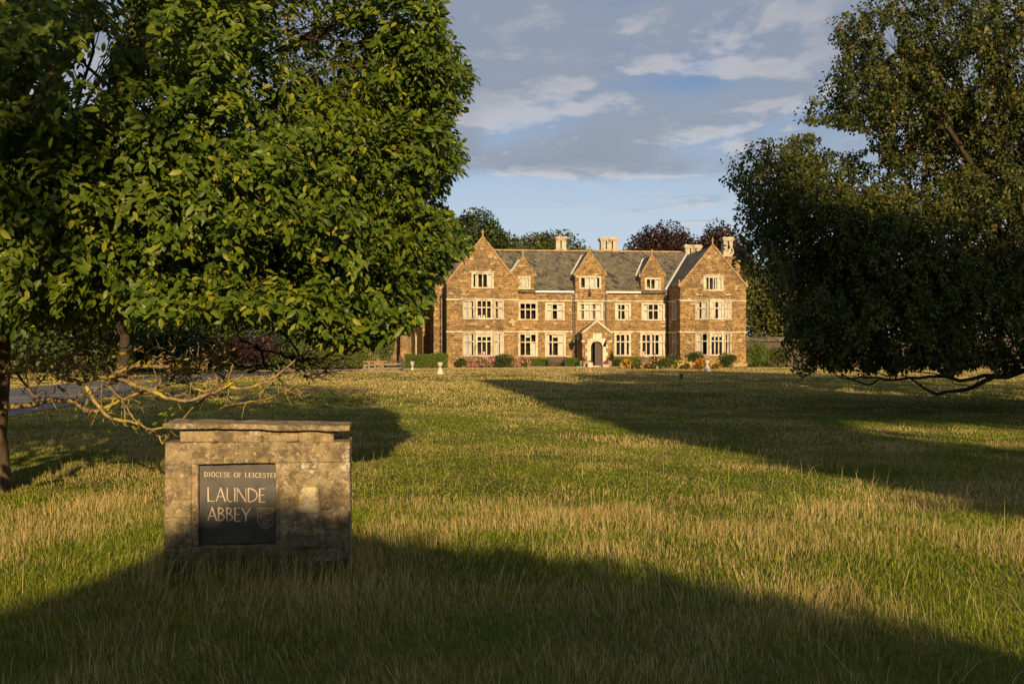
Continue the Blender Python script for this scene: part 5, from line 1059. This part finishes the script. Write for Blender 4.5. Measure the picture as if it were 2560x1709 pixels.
for px, d, lab in ((1402, 106.8, 'white flowers above the left bench'), (1426, 106.8, 'small white flowers beside the left downpipe'), (1600, 106.8, 'white flowers under the five light window')):
    flower('white_flowers', lab, px, d, .9, 1.25, M_CRM, 14, .07, M_TREE_B, GW)
# lawn weed
rnd_bush('thistle', 'dark upright weed standing alone in the sunny lawn', 1703, 0, 58, .20, .42, M_TREE_B, 130, .08)
rnd_bush('bush', 'green creeper bush beside the left fence and the house end', 962, 0, 96, 2.4, 3.2, M_BRIGHT, 4200, .14, 'bush', G4)
# garden wall at the right
mb = MB(); mb.box(24.5, 62, 110, 110.5, -.1, 2.7); t = mb.build('garden_wall', noisy('dull_brown_stone', (0.07, 0.055, 0.04), (0.13, 0.10, 0.07), 4.0, .9, .1, .4)); tag(t, 'long brown stone garden wall with tiled top beyond the right hedge', 'wall')
mb = MB(); mb.slab([(24.4, 109.75, 2.7), (62.1, 109.75, 2.7), (62.1, 110.25, 3.15), (24.4, 110.25, 3.15)], .06); mb.slab([(62.1, 110.75, 2.7), (24.4, 110.75, 2.7), (24.4, 110.25, 3.15), (62.1, 110.25, 3.15)], .06); mb.build('coping', M_SLATE, t)

# ------------------------------------------------------------------ garden furniture
def urn(px, pyb, h, label, plinth):
    d = EYE*F/(pyb-875); t = thing('stone_urn', label, 'urn', (PX(px, d), d, float(ground_h(PX(px, d), d))), 'pale stone urns in front of the house'); x, y, z = t.location
    k = h; m = MB()
    if plinth:
        m.lathe([(.30*k, -.05), (.30*k, .06*k), (.27*k, .10*k), (.26*k, .30*k), (.20*k, .38*k), (.14*k, .45*k)], (x, y, z), 8); m.build('plinth', M_PALE, t); zb = .44*k
    else: m.box(x-.19*k, x+.19*k, y-.19*k, y+.19*k, z-.05, z+.10*k); m.build('plinth', M_PALE, t, bevel=.01); zb = .09*k
    hh = k-zb; m = MB(); m.lathe([(.18*k, 0), (.15*k, .08*hh), (.065*k, .22*hh), (.06*k, .32*hh), (.10*k, .40*hh), (.19*k, .50*hh), (.23*k, .70*hh), (.24*k, .88*hh), (.29*k, .96*hh), (.29*k, hh), (.22*k, hh), (.20*k, .85*hh), (.0, .8*hh)], (x, y, z+zb), 18)
    m.build('bowl', M_PALE, t, smooth=True)
urn(1031, 924, .72, 'plain pale stone urn in front of the long clipped hedge', False)
urn(1100, 936, .82, 'pale stone urn on a rough rounded plinth on the lawn edge', True)
urn(1768, 928, .90, 'pale stone urn on plinth among orange flowers', True)
d = 75.0; t = thing('stone_pedestal', 'squat broken stone pedestal on the lawn in front of the door', 'pedestal', (PX(1475, d), d, 0)); x = t.location.x; m = MB()
m.lathe([(.24, -.05), (.24, .09), (.18, .13)], (x, d, 0), 8); m.build('base', M_COPING, t); m = MB(); m.lathe([(.18, .13), (.15, .18), (.12, .22), (.14, .26), (.13, .30)], (x, d, 0), 10); m.build('column_stump', M_COPING, t)
def make_bench():
    t = thing('park_bench', 'dark slatted wooden bench standing empty left of the porch', 'bench', (0, 0, 0), 'garden benches against the house'); w = .86
    m = MB(); [m.box(-w, w, -.26+.10*i, -.18+.10*i, .42, .445) for i in range(5)]; m.build('seat', M_BENCH, t)
    m = MB(); m.box(-w, w, .24, .29, .88, .95); m.box(-w, w, .24, .29, .50, .55); [m.box(-w+.09*i+.05, -w+.09*i+.11, .25, .28, .55, .88) for i in range(19)]; m.build('backrest', M_BENCH, t)
    for sx_ in (-1, 1):
        for y_, hh in ((-.27, .64), (.27, .95)): m = MB(); m.box(sx_*w-.035, sx_*w+.035, y_-.035, y_+.035, 0, hh); m.build('leg', M_BENCH, t)
        m = MB(); m.box(sx_*w-.04, sx_*w+.04, -.33, .24, .641, .675); m.build('armrest', M_BENCH, t)
        m = MB(); m.box(sx_*w-.02, sx_*w+.02, -.235, .235, .34, .41); m.build('rail', M_BENCH, t)
    return t
def dup(root, loc, label):
    r = root.copy(); COL.objects.link(r); r.location = loc; r['label'] = label
    for ch in root.children:
        c = ch.copy(); COL.objects.link(c); c.parent = r
    return r
BN = make_bench(); B2 = dup(BN, (PX(1621, 102), 102, 0), 'dark slatted wooden bench with a person sitting on it'); BN.location = (PX(1392, 103.5), 103.5, 0)
# pots by the door
def pot(name, label, px, d, prof, mat, plant=None, n=14, group='pots by the front door', sq=None):
    x = PX(px, d); t = thing(name, label, 'planter', (x, d, 0), group); m = MB()
    if sq:
        w0, w1, h = sq; m.add([(x-w0, d-w0, 0), (x+w0, d-w0, 0), (x+w0, d+w0, 0), (x-w0, d+w0, 0), (x-w1, d-w1, h), (x+w1, d-w1, h), (x+w1, d+w1, h), (x-w1, d+w1, h)], [(0,3,2,1), (0,1,5,4), (1,2,6,5), (2,3,7,6), (3,0,4,7)])
        q = .85; m.add([(x-w1*q, d-w1*q, h), (x+w1*q, d-w1*q, h), (x+w1*q, d+w1*q, h), (x-w1*q, d+w1*q, h), (x-w1, d-w1, h), (x+w1, d-w1, h), (x+w1, d+w1, h), (x-w1, d+w1, h), (x-w0*q, d-w0*q, h*.8), (x+w0*q, d-w0*q, h*.8), (x+w0*q, d+w0*q, h*.8), (x-w0*q, d+w0*q, h*.8)], [(4,5,1,0), (5,6,2,1), (6,7,3,2), (7,4,0,3), (0,1,9,8), (1,2,10,9), (2,3,11,10), (3,0,8,11), (8,9,10,11)]); m.build('tub', mat, t)
    else: m.lathe(prof, (x, d, 0), n); m.build('tub', mat, t, smooth=False)
    if plant:
        h, r_, k, pm = plant; pts, u = lump_points((x, d, h), (r_, r_, r_*.8), k, .5); link('plant', leaf_mesh('plant', pts-np.array(t.location), u+rdir(k)*.5, rdir(k)+np.array([0, -.5, .5]), np.full(k, .09), RNG.uniform(0, 1, k), LEAF4), pm, t)
BAR = [(.20, 0), (.26, .2), (.28, .38), (.25, .62), (.22, .62), (.2, .5), (0, .5)]
pot('barrel_planter', 'brown barrel planter at the left corner of the porch', 1455, 101.5, BAR, M_TIMBER, (.72, .26, 260, M_PURPLE))
pot('stone_planter', 'tall round stone planter left of the door', 1462.5, 100.8, [(.22, 0), (.23, .55), (.19, .57), (.17, .5), (0, .5)], M_COPING, (.60, .16, 120, M_TREE_A))
pot('stone_planter', 'square flared stone planter just left of the doorway', 1475, 100, None, M_PALE, (.50, .2, 140, M_TREE_B), sq=(.22, .30, .46))
pot('terracotta_trough', 'pinkish terracotta trough right of the doorway', 1514.5, 100, None, M_TERRA, (.42, .24, 200, M_RED), sq=(.27, .29, .28))
pot('barrel_planter', 'brown barrel planter at the right corner of the porch', 1523, 101.2, BAR, M_TIMBER, (.72, .26, 260, M_COPPER))
pot('turquoise_trough', 'small turquoise trough on the path left of the doorway', 1448, 97.5, None, M_TURQ, (.17, .16, 60, M_TREE_A), sq=(.27, .29, .12))
d = 94; t = thing('stone_block', 'low rough stone block in the border right of the porch', 'stone', (PX(1557, d), d, 0)); x = t.location.x; m = MB(); m.lathe([(.34, -.05), (.36, .2), (.30, .30), (.25, .5), (.22, .56)], (x, d, 0), 7); m.build('stone', M_COPING, t)
# fence and iron gate by the road
fd = 80.0; t = thing('timber_fence', 'weathered post and rail timber fence beside the road', 'fence', (PX(950, fd), fd, 0)); fx = lambda p: PX(p, fd); fz = lambda p: PZ(p, fd)
for px, top in ((922, 903), (937, 911), (957, 904)):
    m = MB(); m.box(fx(px)-.07, fx(px)+.07, fd, fd+.12, 0, fz(top)); m.build('post', M_TIMBER, t)
for (a, c) in (((908, 904), (969, 903)), ((908, 913), (1003, 909)), ((910, 921), (1003, 920)), ((912, 928), (1000, 927))):
    m = MB(); m.beam((fx(a[0]), fd-.03, fz(a[1])), (fx(c[0]), fd-.03, fz(c[1])), .05, .11); m.build('rail', M_TIMBER, t)
for (a, c) in (((898, 930), (915, 915)), ((926, 926), (956, 914))):
    m = MB(); m.beam((fx(a[0]), fd-.08, fz(a[1])), (fx(c[0]), fd-.08, fz(c[1])), .05, .11); m.build('brace', M_TIMBER, t)
t = thing('iron_gate', 'black iron hand gate between tall posts at the end of the timber fence', 'gate', (PX(985, 81), 81, 0)); gx2 = lambda p: PX(p, 81); gz2 = lambda p: PZ(p, 81)
for px, top in ((969.5, 884), (999, 884)):
    m = MB(); m.box(gx2(px)-.06, gx2(px)+.06, 81, 81.12, 0, gz2(top)-.12); m.lathe([(.05, 0), (.09, .06), (.07, .14), (.0, .2)], (gx2(px), 81.06, gz2(top)-.14), 8); m.build('post', M_BLACK, t)
m = MB(); m.box(gx2(1003), gx2(1010), 80.2, 80.6, 0, gz2(900)); m.box(gx2(1002.5), gx2(1010.5), 80.15, 80.65, gz2(900), gz2(897)); m.build('thick_post', M_BLACK, t)
m = MB(); m.tube([(gx2(999), 81, gz2(892)), (gx2(1003), 80.9, gz2(893)), (gx2(1007), 80.8, gz2(897)), (gx2(1009), 80.7, gz2(905))], .03, 6); m.build('hoop', M_BLACK, t)
m = MB(); [m.box(gx2(970+i*3)-.012, gx2(970+i*3)+.012, 81.03, 81.06, .15, gz2(903)) for i in range(1, 10)]; m.box(gx2(970), gx2(999), 81.02, 81.07, gz2(903)-.02, gz2(903)+.02); m.box(gx2(970), gx2(999), 81.02, 81.07, .12, .16); m.build('leaf', M_BLACK, t)

# ------------------------------------------------------------------ person on the bench
def skin_body(name, chains, mat, parent, sub=2):
    """chains: lists of (x,y,z,radius) or an int index of an earlier vertex; the first vertex is the root"""
    vs, es, rs = [], [], []
    for ch in chains:
        prev = None
        for q in ch:
            if isinstance(q, int): prev = q; continue
            vs.append(q[:3]); rs.append(q[3]); i = len(vs)-1
            if prev is not None: es.append((prev, i))
            prev = i
    me = bpy.data.meshes.new(name); me.from_pydata(vs, es, []); me.update(); ob = link(name, me, mat, parent)
    md = ob.modifiers.new('skin', 'SKIN'); 
    sv = me.skin_vertices[0].data if me.skin_vertices else None
    if sv is None:
        bm_ = __import__('bmesh').new(); bm_.from_mesh(me); bm_.verts.layers.skin.verify(); bm_.to_mesh(me); bm_.free(); sv = me.skin_vertices[0].data
    for i, r_ in enumerate(rs): sv[i].radius = (r_, r_) if not isinstance(r_, tuple) else r_; sv[i].use_root = (i == 0)
    md.use_smooth_shade = True; s2 = ob.modifiers.new('sub', 'SUBSURF'); s2.levels = sub; s2.render_levels = sub
    return ob
PN = thing('person', 'person in black t-shirt with yellow print sitting on the right bench, hands together', 'person', (0, 0, 0))
armL = [(-.19, .06, .98, .055), (-.27, .0, .78, .045), (-.25, -.10, .70, .042), (-.13, -.26, .62, .034), (-.05, -.34, .58, .028)]
armR = [(-a, b_, c, r_) for a, b_, c, r_ in armL]
ch = [[(0, .08, .50, .14), (0, .10, .68, .13), (0, .08, .86, .14), (0, .07, 1.00, .09), (0, .05, 1.07, .052), (0, .03, 1.13, .055), (0, .015, 1.19, .082), (0, .015, 1.26, .088), (0, .03, 1.31, .06)],
      [2]+armL, [2]+armR,
      [0, (-.11, .02, .50, .10), (-.17, -.38, .50, .075), (-.17, -.40, .44, .065), (-.16, -.42, .22, .05), (-.16, -.44, .07, .042), (-.16, -.60, .04, .035)],
      [0, (.11, .02, .50, .10), (.17, -.38, .50, .075), (.17, -.40, .44, .065), (.16, -.42, .22, .05), (.16, -.44, .07, .042), (.16, -.60, .04, .035)]]
for s_, base in ((-1, 13), (1, 18)):
    for k in range(4): ch.append([base, (s_*.03-s_*.012*k, -.375-.004*k, .585-.012*k, .010), (s_*(.005-.01*k), -.405, .575-.014*k, .009), (-s_*.02, -.41, .555-.014*k, .007)])
    ch.append([base, (s_*.055, -.365, .61, .010), (s_*.02, -.385, .63, .008)])
skin_body('body', ch, M_SKIN, PN)
skin_body('t_shirt', [[(0, .08, .50, .165), (0, .10, .68, .155), (0, .08, .87, .165), (0, .07, 1.00, .105), (0, .06, 1.035, .07)], [2, (-.19, .06, .98, .075), (-.26, .01, .80, .068), (-.265, -.01, .755, .066)], [2, (.19, .06, .98, .075), (.26, .01, .80, .068), (.265, -.01, .755, .066)]], M_CLOTHB, PN)
skin_body('trousers', [[(0, .08, .49, .16), (-.11, .02, .50, .12), (-.17, -.38, .505, .092), (-.17, -.41, .43, .08), (-.16, -.42, .22, .066), (-.16, -.44, .10, .06)], [0, (.11, .02, .50, .12), (.17, -.38, .505, .092), (.17, -.41, .43, .08), (.16, -.42, .22, .066), (.16, -.44, .10, .06)]], M_CLOTHB, PN)
for s_ in (-1, 1): skin_body('shoe', [[(s_*.16, -.42, .05, .052), (s_*.16, -.52, .045, .05), (s_*.16, -.63, .035, .04)]], M_BLACK, PN)
skin_body('hair', [[(0, .05, 1.25, .09), (0, .04, 1.30, .085), (0, .00, 1.335, .065)], [0, (0, .09, 1.19, .06)]], M_HAIR, PN)
m = MB(); m.lathe([(.001, -.012), (.012, 0), (.001, .012)], (-.032, -.066, 1.235), 8); m.lathe([(.001, -.012), (.012, 0), (.001, .012)], (.032, -.066, 1.235), 8); m.build('eyes', M_BLACK, PN)
m = MB(); m.lathe([(.004, .02), (.016, -.012), (.004, -.02)], (0, -.076, 1.205), 8); m.build('nose', M_SKIN, PN); m = MB(); m.box(-.025, .025, -.070, -.055, 1.158, 1.166); m.build('mouth', M_TERRA, PN)
m = MB(); m.box(-.055, .055, -.092, -.078, .81, .89); m.build('shirt_print', M_YEL, PN)
PN.location = (PX(1636, 102), 102, 0)
